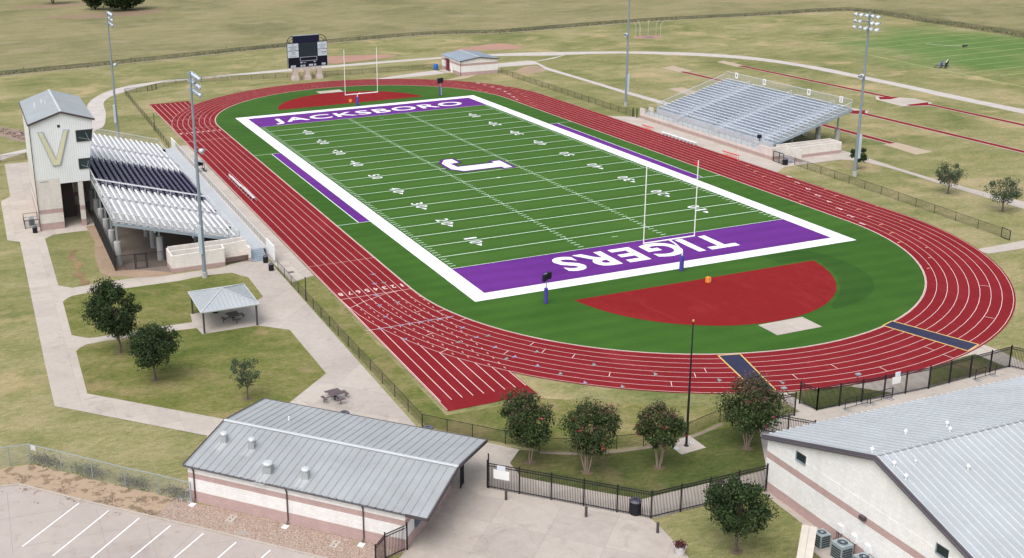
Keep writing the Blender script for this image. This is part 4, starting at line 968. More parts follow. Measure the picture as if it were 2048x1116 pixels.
# ================================================================== buildings
def ribs(mb, a, b_, c, d, n, w_=.05, h=.045):
    """ribs from edge a-b (eave) to edge d-c (ridge)"""
    a, b_, c, d = map(Vector, (a, b_, c, d))
    for i in range(n+1):
        p = a+(b_-a)*i/n; q = d+(c-d)*i/n; mb.bar(p+Vector((0, 0, h/2)), q+Vector((0, 0, h/2)), w_, h)
t = thing('concession_building', 'low banded block building with a grey standing seam roof in the foreground', 'building', (-64.3, -86.35, 0), R(-45))
Lc, Dc = 17.95, 11.9
wl_ = MB().box(0, Lc-.9, 0, Dc, 0, 3.0).box(Lc-.9, Lc, 0, 1.6, 0, 3.0).box(Lc-.9, Lc, 1.6, 6.6, 0, .92).box(Lc-.9, Lc, 4.1, 4.5, .92, 2.2).box(Lc-.9, Lc, 6.6, 8.4, 0, 2.6).box(Lc-.9, Lc, 1.6, 6.6, 2.2, 3.0).box(Lc-.9, Lc, 8.4, 8.8, 0, 2.6)
wl_.build('wall', M['blk_small'], t)
MB().prism_x([(0.0, 2.99), (5.85, 3.80), (Dc, 2.99)], .1, Lc-.05).build('gable', M['blk_small'], t)
MB().poly([(Lc-.88, 1.6, .93), (Lc-.88, 4.1, .93), (Lc-.88, 4.1, 2.2), (Lc-.88, 1.6, 2.2)]).build('serving_hatch', M['galv'], t)
MB().poly([(Lc-.88, 4.5, .93), (Lc-.88, 6.6, .93), (Lc-.88, 6.6, 2.2), (Lc-.88, 4.5, 2.2)]).build('serving_hatch', M['galv'], t)
MB().box(Lc-.85, Lc+.15, 1.65, 6.55, .93, .98).build('counter', M['galv'], t)
x0, x1, ya, ym, yb, ze, zr = -.26, 19.7, -.12, 5.85, 12.1, 3.05, 3.98
rf = MB(); th = .12
rf.prism_x([(ya, ze-th), (ya, ze), (ym, zr), (yb, ze), (yb, ze-th), (ym, zr-th)], x0, x1); r_ = rf.build('roof', M['roof'], t)
sm = MB(); ribs(sm, (x0+.1, ya, ze), (x1-.1, ya, ze), (x1-.1, ym, zr), (x0+.1, ym, zr), 31); ribs(sm, (x0+.1, yb, ze), (x1-.1, yb, ze), (x1-.1, ym, zr), (x0+.1, ym, zr), 31); sm.build('roof_seam', M['rib'], r_)
MB().prism_x([(ym-.2, zr+.03), (ym, zr+.085), (ym+.2, zr+.03)], x0-.02, x1+.02).build('ridge_cap', M['ridge'], r_)
fb = MB()
for x in (x0-.03, x1+.03): fb.bar((x, ya, ze-.05), (x, ym, zr-.05), .08, .24).bar((x, ym, zr-.05), (x, yb, ze-.05), .08, .24)
fb.bar((Lc+.1, ya-.03, ze-.1), (x1, ya-.03, ze-.1), .08, .22).bar((x0, yb+.03, ze-.08), (x1, yb+.03, ze-.08), .08, .2)
fb.build('fascia', M['brown'], r_)
gt = MB().bar((x0, ya-.1, ze-.02), (Lc+.1, ya-.1, ze-.02), .14, .03).bar((x0, ya-.18, ze-.0), (Lc+.1, ya-.18, ze-.0), .03, .09)
for i in range(30): x = x0+.2+i*.61; gt.bar((x, ya-.2, ze+.04), (x, ya, ze+.04), .04, .03)
gt.build('gutter', plain('gutter_dark', (.10, .10, .11), .5), r_)
for x in (.55, 8.6, 14.75):
    d_ = MB().path([(x, ya-.13, ze-.05), (x, -.07, ze-.35), (x, -.07, .35), (x, -.32, .1)], .055, 6).build('downspout', M['downspout'], t)
    MB().box(x-.22, x+.22, -.75, -.28, 0, .06).build('splash_block', M['white'], d_)
def roof_z(y): return ze+(y-ya)/(ym-ya)*(zr-ze) if y < ym else ze+(yb-y)/(yb-ym)*(zr-ze)
Ti = Tz(-64.3, -86.35, 0, R(-45)).inverted()
for (u, v, s) in ((448, 874, .25), (504, 886, .25), (536, 934, .34), (611, 946, .27)):
    p = Ti @ onplane(u, v, (-64.3+.7071*0, -86.35, 3.45), Tz(0, 0, 0, R(-45)) @ Vector((0, -(zr-ze)/(ym-ya), 1))); x, y = p.x, p.y; z = roof_z(y)
    vt = MB().box(-s, s, -s, s, -.12, .48, 0, Matrix.Translation((x, y, z)) @ Matrix.Rotation(R(8), 4, 'Z')).build('roof_vent', M['roof'], r_)
    MB().lathe([(s*.8, .48), (s*.8, .60), (s*1.15, .62), (s*1.18, .74), (s*.9, .82), (0, .86)], (x, y, z), 20).build('vent_cap', M['ridge'], r_)
    MB().poly([(x-s*1.5, ya+.25, roof_z(ya+.25)+.012), (x+s*1.5, ya+.25, roof_z(ya+.25)+.012), (x+s*1.3, y, z+.012), (x-s*1.3, y, z+.012)] if False else [(x-s*1.4, y-s*4.5, roof_z(y-s*4.5)+.012), (x+s*1.4, y-s*4.5, roof_z(y-s*4.5)+.012), (x+s*1.4, y+s*1.2, roof_z(y+s*1.2)+.012), (x-s*1.4, y+s*1.2, roof_z(y+s*1.2)+.012)]).build('flashing', M['flash'], r_)
MB().tube((4.3, 8.2, 3.5), (4.3, 8.2, 4.05), .06).build('vent_pipe', M['white'], r_)
# far storage building
t = thing('storage_building', 'small banded block storage building with an open roller door, behind the far bend', 'building', (34.5, 81.3, 0), R(-3))
Ls, Ds = 9.7, 12.6
MB().box(0.0, Ls, 0, 7.2, 0, 3.5).box(.5, Ls, 7.2, 10.6, 0, 3.5).box(0, Ls, 10.6, Ds, 0, 3.5).box(0, .5, 7.2, 10.6, 3.1, 3.5).prism_y([(0, 3.499), (Ls/2, 4.15), (Ls, 3.499)], 0, Ds).build('wall', M['blk_store'], t)
MB().poly([(.45, 7.25, 0), (.45, 10.55, 0), (.45, 10.55, 3.1), (.45, 7.25, 3.1)][::-1]).build('doorway_shade_sheet', M['dark'], t)  # dark sheet set in the open doorway as the shade inside
sh = MB()
for z in (.3, .95, 1.6, 2.3): sh.box(.2, .43, 7.5, 10.3, z, z+.3)
sh.build('red_shelf', M['brick_red'], t)
r_ = MB().prism_y([(-.25, 3.5), (-.25, 3.6), (Ls/2, 4.3), (Ls+.25, 3.6), (Ls+.25, 3.5), (Ls/2, 4.18)], -.2, Ds+.2).build('roof', M['roof_blue'], t)
sm = MB()
for i in range(22): y = -.15+i*(Ds+.3)/21; sm.bar((-.25, y, 3.62), (Ls/2, y, 4.32), .05, .04).bar((Ls/2, y, 4.32), (Ls+.25, y, 3.62), .05, .04)
sm.build('roof_seam', M['roof_blue'], r_)
MB().bar((-.27, -.22, 3.5), (Ls/2, -.22, 4.2), .06, .2).bar((Ls/2, -.22, 4.2), (Ls+.27, -.22, 3.5), .06, .2).build('fascia', M['brown'], r_)
MB().bar((Ls/2, -.2, 4.34), (Ls/2, Ds+.2, 4.34), .4, .04).build('ridge_cap', M['ridge'], r_)
MB().path([(.0, -.06, 3.45), (.0, -.06, .1)], .06).build('downspout', M['downspout'], t)
MB().box(-1.6, 0, 5.5, 10.6, 0, .1).build('door_apron', M['conc'], t)
MB().box(-.06, 0, 5.2, 6.2, 0, .95).build('side_door', M['white'], t)
a = thing('water_tank', 'blue plastic drum beside the open storage door', 'drum', (33.2, 93.2, 0))
MB().lathe([(.1, 0), (.55, .02), (.58, .3), (.54, .35), (.58, .4), (.58, 1.1), (.5, 1.35), (.2, 1.5), (0, 1.5)], n=16).build('drum', M['blue'], a)
MB().box(-.7, .7, -.7, .7, .0, .05).build('pallet', M['brown'], a)
# fieldhouse at the right
t = thing('fieldhouse', 'big white block fieldhouse with a pale ribbed metal roof at the lower right', 'building', (-23.45, -101.8, 0))
Lf = 46; ym, yb, ze, zr = -10.5, -21.0, 4.35, 8.0
MB().box(0, Lf, yb+.1, -.05, 0, ze).prism_x([(-.05, ze-.001), (yb+.1, ze-.001), (ym, zr-.08)][::-1], .01, Lf).build('wall', M['blk_big'], t)
r_ = MB().prism_x([(.3, ze), (.3, ze+.1), (ym, zr+.1), (yb-.3, ze+.1), (yb-.3, ze), (ym, zr-.02)][::-1], -.15, Lf+.2).build('roof', M['roof_light'], t)
sm = MB()
nr = 76
for i in range(nr):
    x = -.1+i*(Lf+.2)/(nr-1)
    sm.bar((x, .3, ze+.13), (x, ym, zr+.13), .055, .06).bar((x, ym, zr+.13), (x, yb-.3, ze+.13), .06, .06)
    sm.bar((x, ym+.12, zr+.12), (x, ym-.35, zr+.06), .09, .10); sm.box(x-.09, x+.09, .26, .38, ze+.04, ze+.14)
sm.build('roof_seam', M['rib_light'], r_)
MB().bar((-.15, ym, zr+.14), (Lf+.2, ym, zr+.14), .16, .03).build('ridge_cap', M['rib'], r_)
MB().bar((-.2, .32, ze-.04), (-.2, ym, zr-.04), .12, .36).bar((-.2, ym, zr-.04), (-.2, yb-.32, ze-.04), .12, .36).bar((-.32, .34, ze-.10), (-.32, ym, zr-.10), .10, .12).bar((-.32, ym, zr-.10), (-.32, yb-.32, ze-.10), .10, .12).build('fascia', plain('dark_fascia', (.11, .10, .115), .45), r_)
def wall_pt(u, v): p = onplane(u, v, (-23.45, 0, 0), (1, 0, 0)); return p.y+101.8, p.z
for (a, b_) in (((1595, 906), (1610, 923)), ((1874, 1090), (1896, 1115))):
    ya_, yb_, zc = (-4.1, -3.2, 4.5) if a[0] < 1700 else (-16.75, -15.9, 4.45)
    w_ = MB().box(-.03, .03, ya_, yb_, zc-.3, zc+.3).build('window', M['glass'], t)
    MB().bar((-.05, ya_-.05, zc-.34), (-.05, yb_+.05, zc-.34), .1, .08).bar((-.04, yb_+.04, zc-.34), (-.04, yb_+.04, zc+.34), .08, .08).build('window_frame', M['galv'], w_)
def roof_pt(u, v):
    p = onplane(u, v, (-23.45, -101.5, ze+.1), (0, -(zr-ze)/(.3-ym)*-1*-1, 1)) if False else None
    n1 = Vector((0, (zr-ze), (.3-ym))); p = onplane(u, v, (-23.45, -101.5, ze+.1), n1); side = 0
    if p.y+101.8 < ym:
        n2 = Vector((0, -(zr-ze), (.3-ym))); p = onplane(u, v, (-23.45, -101.8+ym, zr+.1), n2)
    return (p.x+23.45, p.y+101.8, p.z)
qq = lambda a, b_: (1448+a/3.3817, 786+b_/3.3817)
for (a, b_, s) in ((1000, 400, 1), (1227, 280, 1), (1507, 222, 1), (1527, 262, 1), (1150, 495, 1), (1229, 582, 1), (1650, 518, 1), (1294, 472, .6)):
    x, y, z = roof_pt(*qq(a, b_))
    MB().tube((x, y, z-.1), (x, y, z+.36*s), .06*s, n=10).tube((x, y, z+.20*s), (x, y, z+.31*s), .12*s, .12*s, 10).tube((x, y, z+.31*s), (x, y, z+.44*s), .07*s, .02, 10).build('vent_pipe', M['white'], r_)
y0, z0 = wall_pt(1729, 1036)
MB().box(-.28, 0, y0-.2, y0+.25, z0-.1, z0+.16).build('wall_lamp', M['brown'], t)
for (u, v) in ((1682, 1057), (1709, 1077), (1736, 1097)):
    y0, z0 = wall_pt(u, v)
    bx = MB().box(-.16, 0, y0-.22, y0+.22, z0-.26, z0+.30).build('meter_box', M['white'], t)
    MB().path([(-.08, y0+.1, z0-.26), (-.08, y0+.1, .3), (-.6, y0+.15, .1)], .025, 5).path([(-.06, y0-.12, z0-.26), (-.06, y0-.12, .1)], .02, 5).path([(-.05, y0+.28, z0+.1), (-.05, y0+.30, .35), (-.7, y0+.3, .08)], .02, 5).build('conduit', M['brown'], bx)
struct('concrete_pad', MB().flat([(-25.8, -108.6), (-23.5, -106.6), (-23.5, -118), (-25.8, -118)], .05), M['conc'])
struct('concrete_apron', MB().flat([(-23.9, -101.8), (-23.4, -101.8), (-23.4, -108), (-24.1, -108)], .04), M['conc'])
ac_unit(-24.85, -109.55, 'grey air conditioner nearest the block screen wall at the fieldhouse')
ac_unit(-24.62, -111.25, 'grey air conditioner with open louvres, middle one beside the fieldhouse wall', 1.0, 1.2)
ac_unit(-24.4, -113.0, 'grey air conditioner cut off by the bottom edge beside the fieldhouse wall', .95, 1.1)
a = thing('screen_wall', 'cream capped block screen wall beside the air conditioners', 'wall', (-26.14, -109.72, 0), R(-45))
MB().box(-.42, .42, -7.5, 0, 0, 1.93).build('wall', M['blk_wall'], a); MB().box(-.48, -.01, -7.5, .05, 1.93, 2.02).box(.01, .48, -7.5, .05, 1.93, 2.02).build('coping', plain('cream_coping', (.58, .53, .46), .8), a)
# pavilion
t = thing('pavilion', 'open picnic pavilion with a pale hipped metal roof on four dark posts', 'pavilion', (-53.4, -50.5, 0))
struct('pavilion_slab', MB().flat([(-56.6, -47.6), (-56.5, -53.8), (-50.4, -53.8), (-50.4, -47.6)], Z['lawn']+.012), M['conc'])
for sx in (-1, 1):
    for sy in (-1, 1):
        p_ = MB().box(sx*2.85-.09, sx*2.85+.09, sy*3.1-.09-.08, sy*3.1+.09-.08, 0, 2.35).build('post', plain('dark_pavilion_post', (.07, .07, .075), .5) if 'pvp' not in M else M['pvp'], t)
MB().bar((-2.95, -3.18, 2.35), (2.95, -3.18, 2.35), .12, .16).bar((-2.95, 3.02, 2.35), (2.95, 3.02, 2.35), .12, .16).bar((-2.85, -3.2, 2.35), (-2.85, 3.1, 2.35), .12, .16).bar((2.85, -3.2, 2.35), (2.85, 3.1, 2.35), .12, .16).build('beam', M['galv'], t)
a_, b_, ap = 3.12, 3.42, (-.1, -.1, 3.62); e = [(-a_, -b_, 2.45), (a_, -b_, 2.45), (a_, b_, 2.45), (-a_, b_, 2.45)]
mb = MB()
for i in range(4): mb.poly([e[i], e[(i+1) % 4], ap])
for i in range(4): A, B = e[i], e[(i+1) % 4]; mb.poly([(A[0], A[1], A[2]-.1), (B[0], B[1], B[2]-.1), B, A])
mb.poly([(p[0], p[1], p[2]-.1) for p in e[::-1]])
r_ = mb.build('roof', M['roof_light'], t)
sm = MB(); apv = Vector(ap)
for i in range(4):
    A, B = Vector(e[i]), Vector(e[(i+1) % 4]); mid = (A+B)/2
    for k in range(1, 14):
        f = k/14; p = A+(B-A)*f; tt = 1-abs(f-.5)*2; q = p+(apv-mid)*tt; sm.bar(p+Vector((0, 0, .02)), q+Vector((0, 0, .02)), .035, .04)
sm.build('roof_seam', M['rib'], r_)
hp = MB()
for p in e: hp.bar(Vector(p)+Vector((0, 0, .04)), apv+Vector((0, 0, .04)), .14, .05)
for i in range(4): hp.bar(e[i], e[(i+1) % 4], .1, .1)
hp.build('hip_cap', M['ridge'], r_)
def picnic(label, x, y, rz):
    a = thing('picnic_table', label, 'picnic table', (x, y, .045), rz, 'square picnic tables')
    tp = MB()
    for k in range(7): tp.box(-.62, .62, -.62+k*.18, -.62+k*.18+.155, .72, .76)
    tp.build('table_top', M['tbl'], a)
    for k in range(4):
        T = Matrix.Rotation(k*math.pi/2, 4, 'Z'); b_ = MB()
        b_.box(-.48, .48, .95, 1.08, .42, .46, 0, T).box(-.48, .48, 1.10, 1.23, .42, .46, 0, T)
        s_ = b_.build('seat', M['tbl'], a)
        MB().path([T @ Vector((0, .2, .42)), T @ Vector((0, 1.1, .40)), T @ Vector((0, 1.15, .02))], .035).build('leg', M['black'], s_)
    MB().tube((0, 0, 0), (0, 0, .72), .06).path([(-.2, 0, .3), (.2, 0, .3)], .05).build('pedestal', M['black'], a)
picnic('brown square picnic table under the pavilion', -52.6, -51.3, R(8))
picnic('brown square picnic table standing on the open plaza', -48.6, -74.2, R(10))
# ================================================================== scoreboard
t = thing('scoreboard', 'black scoreboard with a dark video screen and pale ad panels on three stone pillars', 'scoreboard', (.7, 95, 0), R(0))
for x in (-3.2, -.2, 2.8):
    p_ = MB().box(x-.52, x+.52, -.1, 1.0, 0, 2.75).build('pillar', M['limestone'], t)
    MB().box(x-.76, x+.76, -.42, 1.32, 0, .78).box(x-.68, x+.68, -.34, 1.24, .781, .9).build('pillar_base', M['limestone'], p_)
for x0 in (-2.68, .32):
    ac_ = MB(); P = [(x0, 3.0)]+[(x0+.98-.98*math.cos(R(i*15)), 1.75+.75*math.sin(R(i*15))) for i in range(13)]+[(x0+1.96, 3.0)]
    for i in range(1, 13): ac_.prism_y([(P[i][0], P[i][1]), (P[i+1][0], P[i+1][1]), (P[i+1][0], 2.748), (P[i][0], 2.748)], -.05, .95)
    ac_.build('arch', M['limestone'], t)
MB().box(-3.6, 3.2, -.06, .96, 2.75, 3.0).build('lintel', M['limestone'], t)
MB().box(-4.95, 4.95, .0, .6, 3.0, 8.9).build('cabinet', M['board'], t)
MB().box(-2.15, 2.45, -.05, 0, 5.55, 8.85).build('video_screen', M['screen'], t)
def ad(x0, x1, z0, z1, kind):
    o = MB().box(x0, x1, -.06, 0, z0, z1).build('ad_panel', M['ad'], t); k = MB(); cx = (x0+x1)/2; h = z1-z0
    def barz(xa, xb, z, hh): k.box(xa, xb, -.075, -.061, z, z+hh)
    def rng(x, z, r):
        for i in range(14): a0 = 2*math.pi*i/14; a1 = 2*math.pi*(i+1)/14; k.bar((x+r*math.cos(a0), -.07, z+r*math.sin(a0)), (x+r*math.cos(a1), -.07, z+r*math.sin(a1)), .02, .05)
    if kind == 0:
        rng(cx, z1-.33, .2); barz(x0+.25, x1-.25, z0+h*.48, .14); barz(x0+.6, x1-.6, z0+h*.32, .10); barz(x0+.45, x1-.45, z0+h*.14, .1)
    elif kind == 1:
        k.poly([(cx-.75, -.07, z1-.1), (cx-.3, -.07, z1-.3), (cx-.12, -.07, z1-.26), (cx, -.07, z1-.5), (cx+.12, -.07, z1-.26), (cx+.3, -.07, z1-.3), (cx+.75, -.07, z1-.1), (cx+.3, -.07, z1-.42), (cx, -.07, z1-.68), (cx-.3, -.07, z1-.42)][::-1])
        barz(x0+.5, x1-.5, z0+h*.42, .08); barz(x0+.35, x1-.35, z0+h*.15, .08)
    else:
        rng(x0+.5, z1-.5, .28); barz(x0+.95, x1-.15, z0+h*.5, .22); barz(x0+.95, x1-.3, z0+h*.32, .08)
    k.build('ad_print', M['ad_ink'], o)
ad(-4.88, -2.25, 7.18, 8.82, 0); ad(-4.88, -2.25, 5.5, 7.05, 1); ad(2.55, 4.88, 7.18, 8.82, 0); ad(2.55, 4.88, 5.5, 7.05, 2)
fr = MB()
for z in (4.55, 5.45): fr.bar((-1.9, -.03, z), (2.25, -.03, z), .06, .07)
for x in (-1.9, 2.25): fr.bar((x, -.03, 4.55), (x, -.03, 5.45), .06, .07)
fr.bar((-4.95, -.02, 3.02), (4.95, -.02, 3.02), .05, .07).bar((4.93, -.02, 3.0), (4.93, -.02, 5.5), .05, .07).bar((-4.93, -.02, 3.0), (-4.93, -.02, 8.9), .05, .05)
fr.build('trim_line', M['ad'], t)
for (x, z, w_, h) in ((-3.7, 3.12, 1.2, .5), (-1.65, 3.2, .5, .42), (-.95, 3.2, .5, .42), (.7, 3.25, 1.0, .42), (1.75, 3.25, .5, .42), (3.9, 3.3, .95, .45), (-1.65, 4.05, .5, .25), (1.7, 4.1, .5, .25), (-.8, 4.05, .6, .12)):
    s_ = MB().box(x-w_/2, x+w_/2, -.05, 0, z, z+h).build('caption_plate', M['ad'], t)
    MB().box(x-w_*.35, x+w_*.35, -.062, -.05, z+h*.3, z+h*.42).box(x-w_*.3, x+w_*.3, -.062, -.05, z+h*.55, z+h*.7).build('caption_print', M['ad_ink'], s_)
MB().box(-3.45, 3.05, .1, .7, 8.95, 10.55).build('speaker_cabinet', plain('dark_blue_cabinet', (.008, .009, .035), .5), t)
MB().box(-3.5, 3.1, .05, .75, 10.55, 10.65).build('cabinet_cap', M['galv'], t)
ar = MB()
for sx, xe_ in ((-1, -3.45), (1, 3.05)):
    xo = sx*4.95; P = [(xe_+(xo-xe_)*math.sin(R(i*15)), .3, 8.9+1.65*math.cos(R(i*15))) for i in range(7)]
    ar.path(P, .09); P2 = [(xe_+(xo-xe_)*.62*math.sin(R(i*15)), .3, 8.9+1.0*math.cos(R(i*15))) for i in range(7)]; ar.path(P2, .06); ar.tube(P[4], P2[5], .05); ar.tube(P[5], (xo*.86, .3, 8.9), .05)
ar.build('arch_truss', M['black'], t)
# ================================================================== goalposts, clocks
def goal(s):
    t = thing('goalpost', 'white goalpost with a purple padded base behind the TIGERS end zone' if s < 0 else 'white goalpost with a purple padded base behind the JACKSBORO end zone', 'goalpost', (0, s*57.6, .04), 0 if s < 0 else math.pi, 'white football goalposts')
    MB().lathe([(.24, 0), (.26, .03), (.26, 1.85), (.1, 1.9)], n=16).build('pad', M['pad_purple'], t)
    P = [(0, 0, 1.8), (0, 0, 2.1)]+[(0, 2.6*(1-math.cos(R(a))), 2.05+.95*math.sin(R(a))) for a in (15, 30, 45, 60, 75, 90)]
    MB().path(P, .085, 10).build('gooseneck', M['white_post'], t)
    MB().tube((-3.6, 2.72, 3.05), (3.6, 2.72, 3.05), .085, n=10).build('crossbar', M['white_post'], t)
    for x in (-3.556, 3.556): MB().tube((x, 2.72, 3.05), (x, 2.72, 12.4), .062, n=10).build('upright', M['white_post'], t)
goal(-1); goal(1)
def clock(x, y, rz, lab, lt=None):
    t = thing('play_clock', lab, 'play clock', (x, y, .04), rz, 'play clocks on padded posts')
    MB().lathe([(.2, 0), (.21, .02), (.21, 1.75), (.08, 1.78)], n=14).build('pad', M['pad_purple'] if lt is None else lt, t)
    MB().tube((0, 0, 1.7), (0, 0, 3.5), .06).path([(-.4, 0, 3.45), (.4, 0, 3.45)], .03).build('post', M['galv'], t)
    MB().box(-.72, -.12, -.2, .1, 2.7, 3.45, 0, Matrix.Rotation(R(12), 4, 'Z')).build('display', M['blackp'], t)
    MB().box(.12, .68, -.1, .25, 2.75, 3.5, 0, Matrix.Rotation(R(-8), 4, 'Z')).build('display', M['blackp'], t)
clock(-19.6, -60.5, R(20), 'play clock with two black boxes on a purple padded post at the near turf edge')
t = thing('play_clock', 'play clock with one black box on a lettered pad post at the far turf edge', 'play clock', (19.9, 59.7, .04), R(20), 'play clocks on padded posts')
MB().lathe([(.26, 0), (.27, .02), (.27, 2.0), (.08, 2.03)], n=14).build('pad', plain('dark_blue_pad', (.05, .08, .25), .6), t)
tb = MB(); T = Matrix.Translation((0, -.275, 1.05)) @ Matrix.Rotation(math.pi/2, 4, 'Y') @ Matrix.Rotation(math.pi/2, 4, 'X')
for k in range(8): tb.box(-.12, .12, -.285, -.262, .2+k*.22, .32+k*.22)
tb.build('pad_print', M['white'], t)
MB().tube((0, 0, 2.0), (0, 0, 3.0), .07).build('post', M['galv'], t); MB().box(-.75, .75, -.15, .2, 2.8, 3.9).build('display', M['blackp'], t)
for s, lab in ((-1, 'small orange foam marker on the near red apron'), (1, 'small orange foam marker on the far red apron')):
    a = thing('foam_marker', lab, 'marker', (.4 if s < 0 else 0, s*62.2, .05), R(15), 'orange foam markers')
    MB().box(-.22, .22, -.22, .22, 0, .6).build('foam_block', M['orange'], a); MB().box(-.23, -.08, -.235, -.215, .1, .5).box(.08, .23, -.235, -.215, .1, .5).build('stripe', plain('orange_stripe', (.85, .42, .22), .6), a)
# team benches
def bench(lab, x, y, rz, L_=7.0, group='white team benches on the track'):
    a = thing('team_bench', lab, 'bench', (x, y, .045), rz, group)
    MB().box(-L_/2, L_/2, -.22, .16, .42, .48).build('seat', M['white'], a); 
    if L_ > 5: MB().box(-L_/2, L_/2, .20, .26, .52, .90).build('backrest', M['white'], a)
    n = 5; lw = .33 if L_ > 5 else .15
    for i in range(n):
        xx = -L_/2+.4+i*(L_-.8)/(n-1); MB().path([(xx-lw, -.12-lw, 0), (xx, -.05, .42), (xx+lw, -.12-lw, 0), (xx-lw, -.12-lw, 0)], .03, 5).path([(xx, .05, .42), (xx, .30, 0)], .025, 5).path([(xx, .1, .42), (xx, .25, .8)], .025, 5).build('leg', M['lamp'], a)
bench('white bench on the track by the home stand, the one farther away', -38.75, 5.4, R(90)); bench('white bench on the track by the home stand, the nearer one', -38.6, -2.0, R(90))
for k, (y, lab) in enumerate(((3.4, 'farther'), (-2.0, 'nearer'))): bench('white bench at the track edge below the visitor stand, the %s of two' % lab, 40.1, y, R(-90), 5.0, 'white benches below the visitor stand')
for (x, y, n_, lab) in ((39.9, 10.3, 5, 'stack of red hurdles at the far end of the visitor side track'), (40.1, -14.0, 6, 'stack of red hurdles at the near end of the visitor side track')):
    a = thing('hurdle_stack', lab, 'hurdles', (x, y, .045), R(90), 'red hurdles')
    for k in range(n_):
        xx = -1.6+k*.6; MB().box(xx, xx+1.1, -.3+.05*k, -.24+.05*k, .5, .62).path([(xx+.05, -.27, .0), (xx+.05, -.27, .6)], .025, 5).path([(xx+1.0, -.27, 0), (xx+1.0, -.27, .6)], .025, 5).path([(xx+.05, -.27, 0), (xx+.05, .4, 0)], .025, 5).path([(xx+1.0, -.27, 0), (xx+1.0, .4, 0)], .025, 5).build('hurdle', M['red'], a)
a = thing('track_marker', 'small red marker standing at the inner track edge near the visitor side', 'marker', (*G(1392, 331), .05)); MB().box(-.06, .06, -.25, .25, 0, .5).build('panel', M['red'], a); MB().box(-.2, .2, -.03, .03, 0, .04).build('foot', M['red'], a)
# wheeled equipment cart beside the home stand
a = thing('equipment_cart', 'dark wheeled equipment cart on the apron behind the near light pole', 'cart', (-42.2, 16.2, .03), R(0))
MB().path([(-.6, -.8, .2), (-.6, -.8, 1.9), (-.6, .8, 1.9), (-.6, .8, .2), (-.6, -.8, .2)], .05).path([(.6, -.8, .2), (.6, -.8, 1.5), (.6, .8, 1.5), (.6, .8, .2), (.6, -.8, .2)], .05).path([(-.6, -.8, 1.9), (.6, -.8, 1.5)], .05).path([(-.6, .8, 1.9), (.6, .8, 1.5)], .05).path([(-.6, -.8, .2), (.9, -.8, .2)], .05).path([(-.6, .8, .2), (.9, .8, .2)], .05).build('frame', M['brown'], a)
MB().poly([(-.6, -.8, 1.93), (.6, -.8, 1.53), (.6, .8, 1.53), (-.6, .8, 1.93)]).build('canopy', M['galv'], a); MB().box(-.3, .5, -.5, .5, 1.05, 1.5).build('case', M['blackp'], a)
for sx in (-.6, .85):
    for sy in (-.8, .8): MB().tube((sx, sy-.05, .14), (sx, sy+.05, .14), .14, n=10).build('wheel', M['black'], a)
# ================================================================== light poles
fl_ = MB().lathe([(.05, -.42), (.16, -.40), (.28, -.2), (.34, 0), (.30, .01), (.2, -.15), (0, -.2)], n=12).build('floodlight', M['lamp'], None, True)
vs_ = MB()
for i in range(8):
    a0 = R(-20+220*i/8); a1 = R(-20+220*(i+1)/8)
    vs_.poly([(.345*math.cos(a0), .345*math.sin(a0), 0), (.345*math.cos(a1), .345*math.sin(a1), 0), (.37*math.cos(a1), .37*math.sin(a1), .34), (.37*math.cos(a0), .37*math.sin(a0), .34)])
vsr = vs_.build('visor', M['lamp'], None, True)
def lightpole(x, y, h, face, lab, boxz, small):
    t = thing('light_pole', lab, 'light pole', (x, y, 0), 0, 'floodlight masts')
    MB().lathe([(.34, 0), (.34, .75), (.28, .8)], n=14).build('concrete_base', M['col'], t)
    MB().tube((0, 0, .7), (0, 0, h), .25, .12, 12).build('mast', M['pole'], t)
    sx = 1 if face > 0 else -1
    MB().box(-.16*1-.05+sx*-.28, .16+sx*-.28, -.35, -.05, boxz[0], boxz[1]).build('ballast_box', M['box_blue'], t)
    rows = ((h-.5, 5), (h-1.45, 4), (h-2.35, 5))
    for z, n in rows:
        arm = MB().bar((sx*.15, -2.5, z), (sx*.15, 2.5, z), .14, .14).build('crossarm', M['pole'], t)
        ys = [-2.2, -1.1, 0, 1.1, 2.2] if n == 5 else [-2.2, -1.25, 1.25, 2.2]
        for y_ in ys:
            f = inst(fl_, arm, (sx*.58, y_, z-.12)); f.scale = (.86, .86, .86); yaw = R(0 if sx > 0 else 180)+R(random.uniform(-14, 14))+(-.12*y_*sx)
            f.rotation_euler = (Matrix.Rotation(yaw, 3, 'Z') @ Matrix.Rotation(R(118+random.uniform(-5, 5)), 3, 'Y')).to_euler()
            f.name = 'floodlight'
            k = fl_visor_mesh(f)
    z = small; arm = MB().bar((0, 0, z), (sx*.5, -.2, z), .06, .06).build('bracket', M['pole'], t)
    f = inst(fl_, arm, (sx*.7, -.25, z-.05)); f.rotation_euler = (0, R(120) if sx > 0 else R(-120), 0)
def fl_visor_mesh(f): return None
# merge the visor into the shared lamp mesh so a floodlight is one piece
bm = bmesh.new(); bm.from_mesh(fl_.data); bm.from_mesh(vsr.data); bm.to_mesh(fl_.data); bm.free(); bpy.data.objects.remove(vsr)
random.seed(5)
lightpole(-52.5, -36.2, 24.9, 1, 'tall floodlight mast in front of the home stand by the pavilion lawn', (3.1, 6.6), 15.6)
lightpole(-51.0, 48.9, 23.8, 1, 'tall floodlight mast beyond the press box tower by the gravel drive', (3.0, 6.4), 13.9)
lightpole(49.0, -32.0, 24.9, -1, 'tall floodlight mast right of the visitor stand beside a small tree', (2.8, 6.5), 15.5)
lightpole(48.6, 31.3, 25.0, -1, 'tall floodlight mast left of the visitor stand, its top out of frame', (3.0, 6.6), 14.6)
bpy.data.objects.remove(fl_)
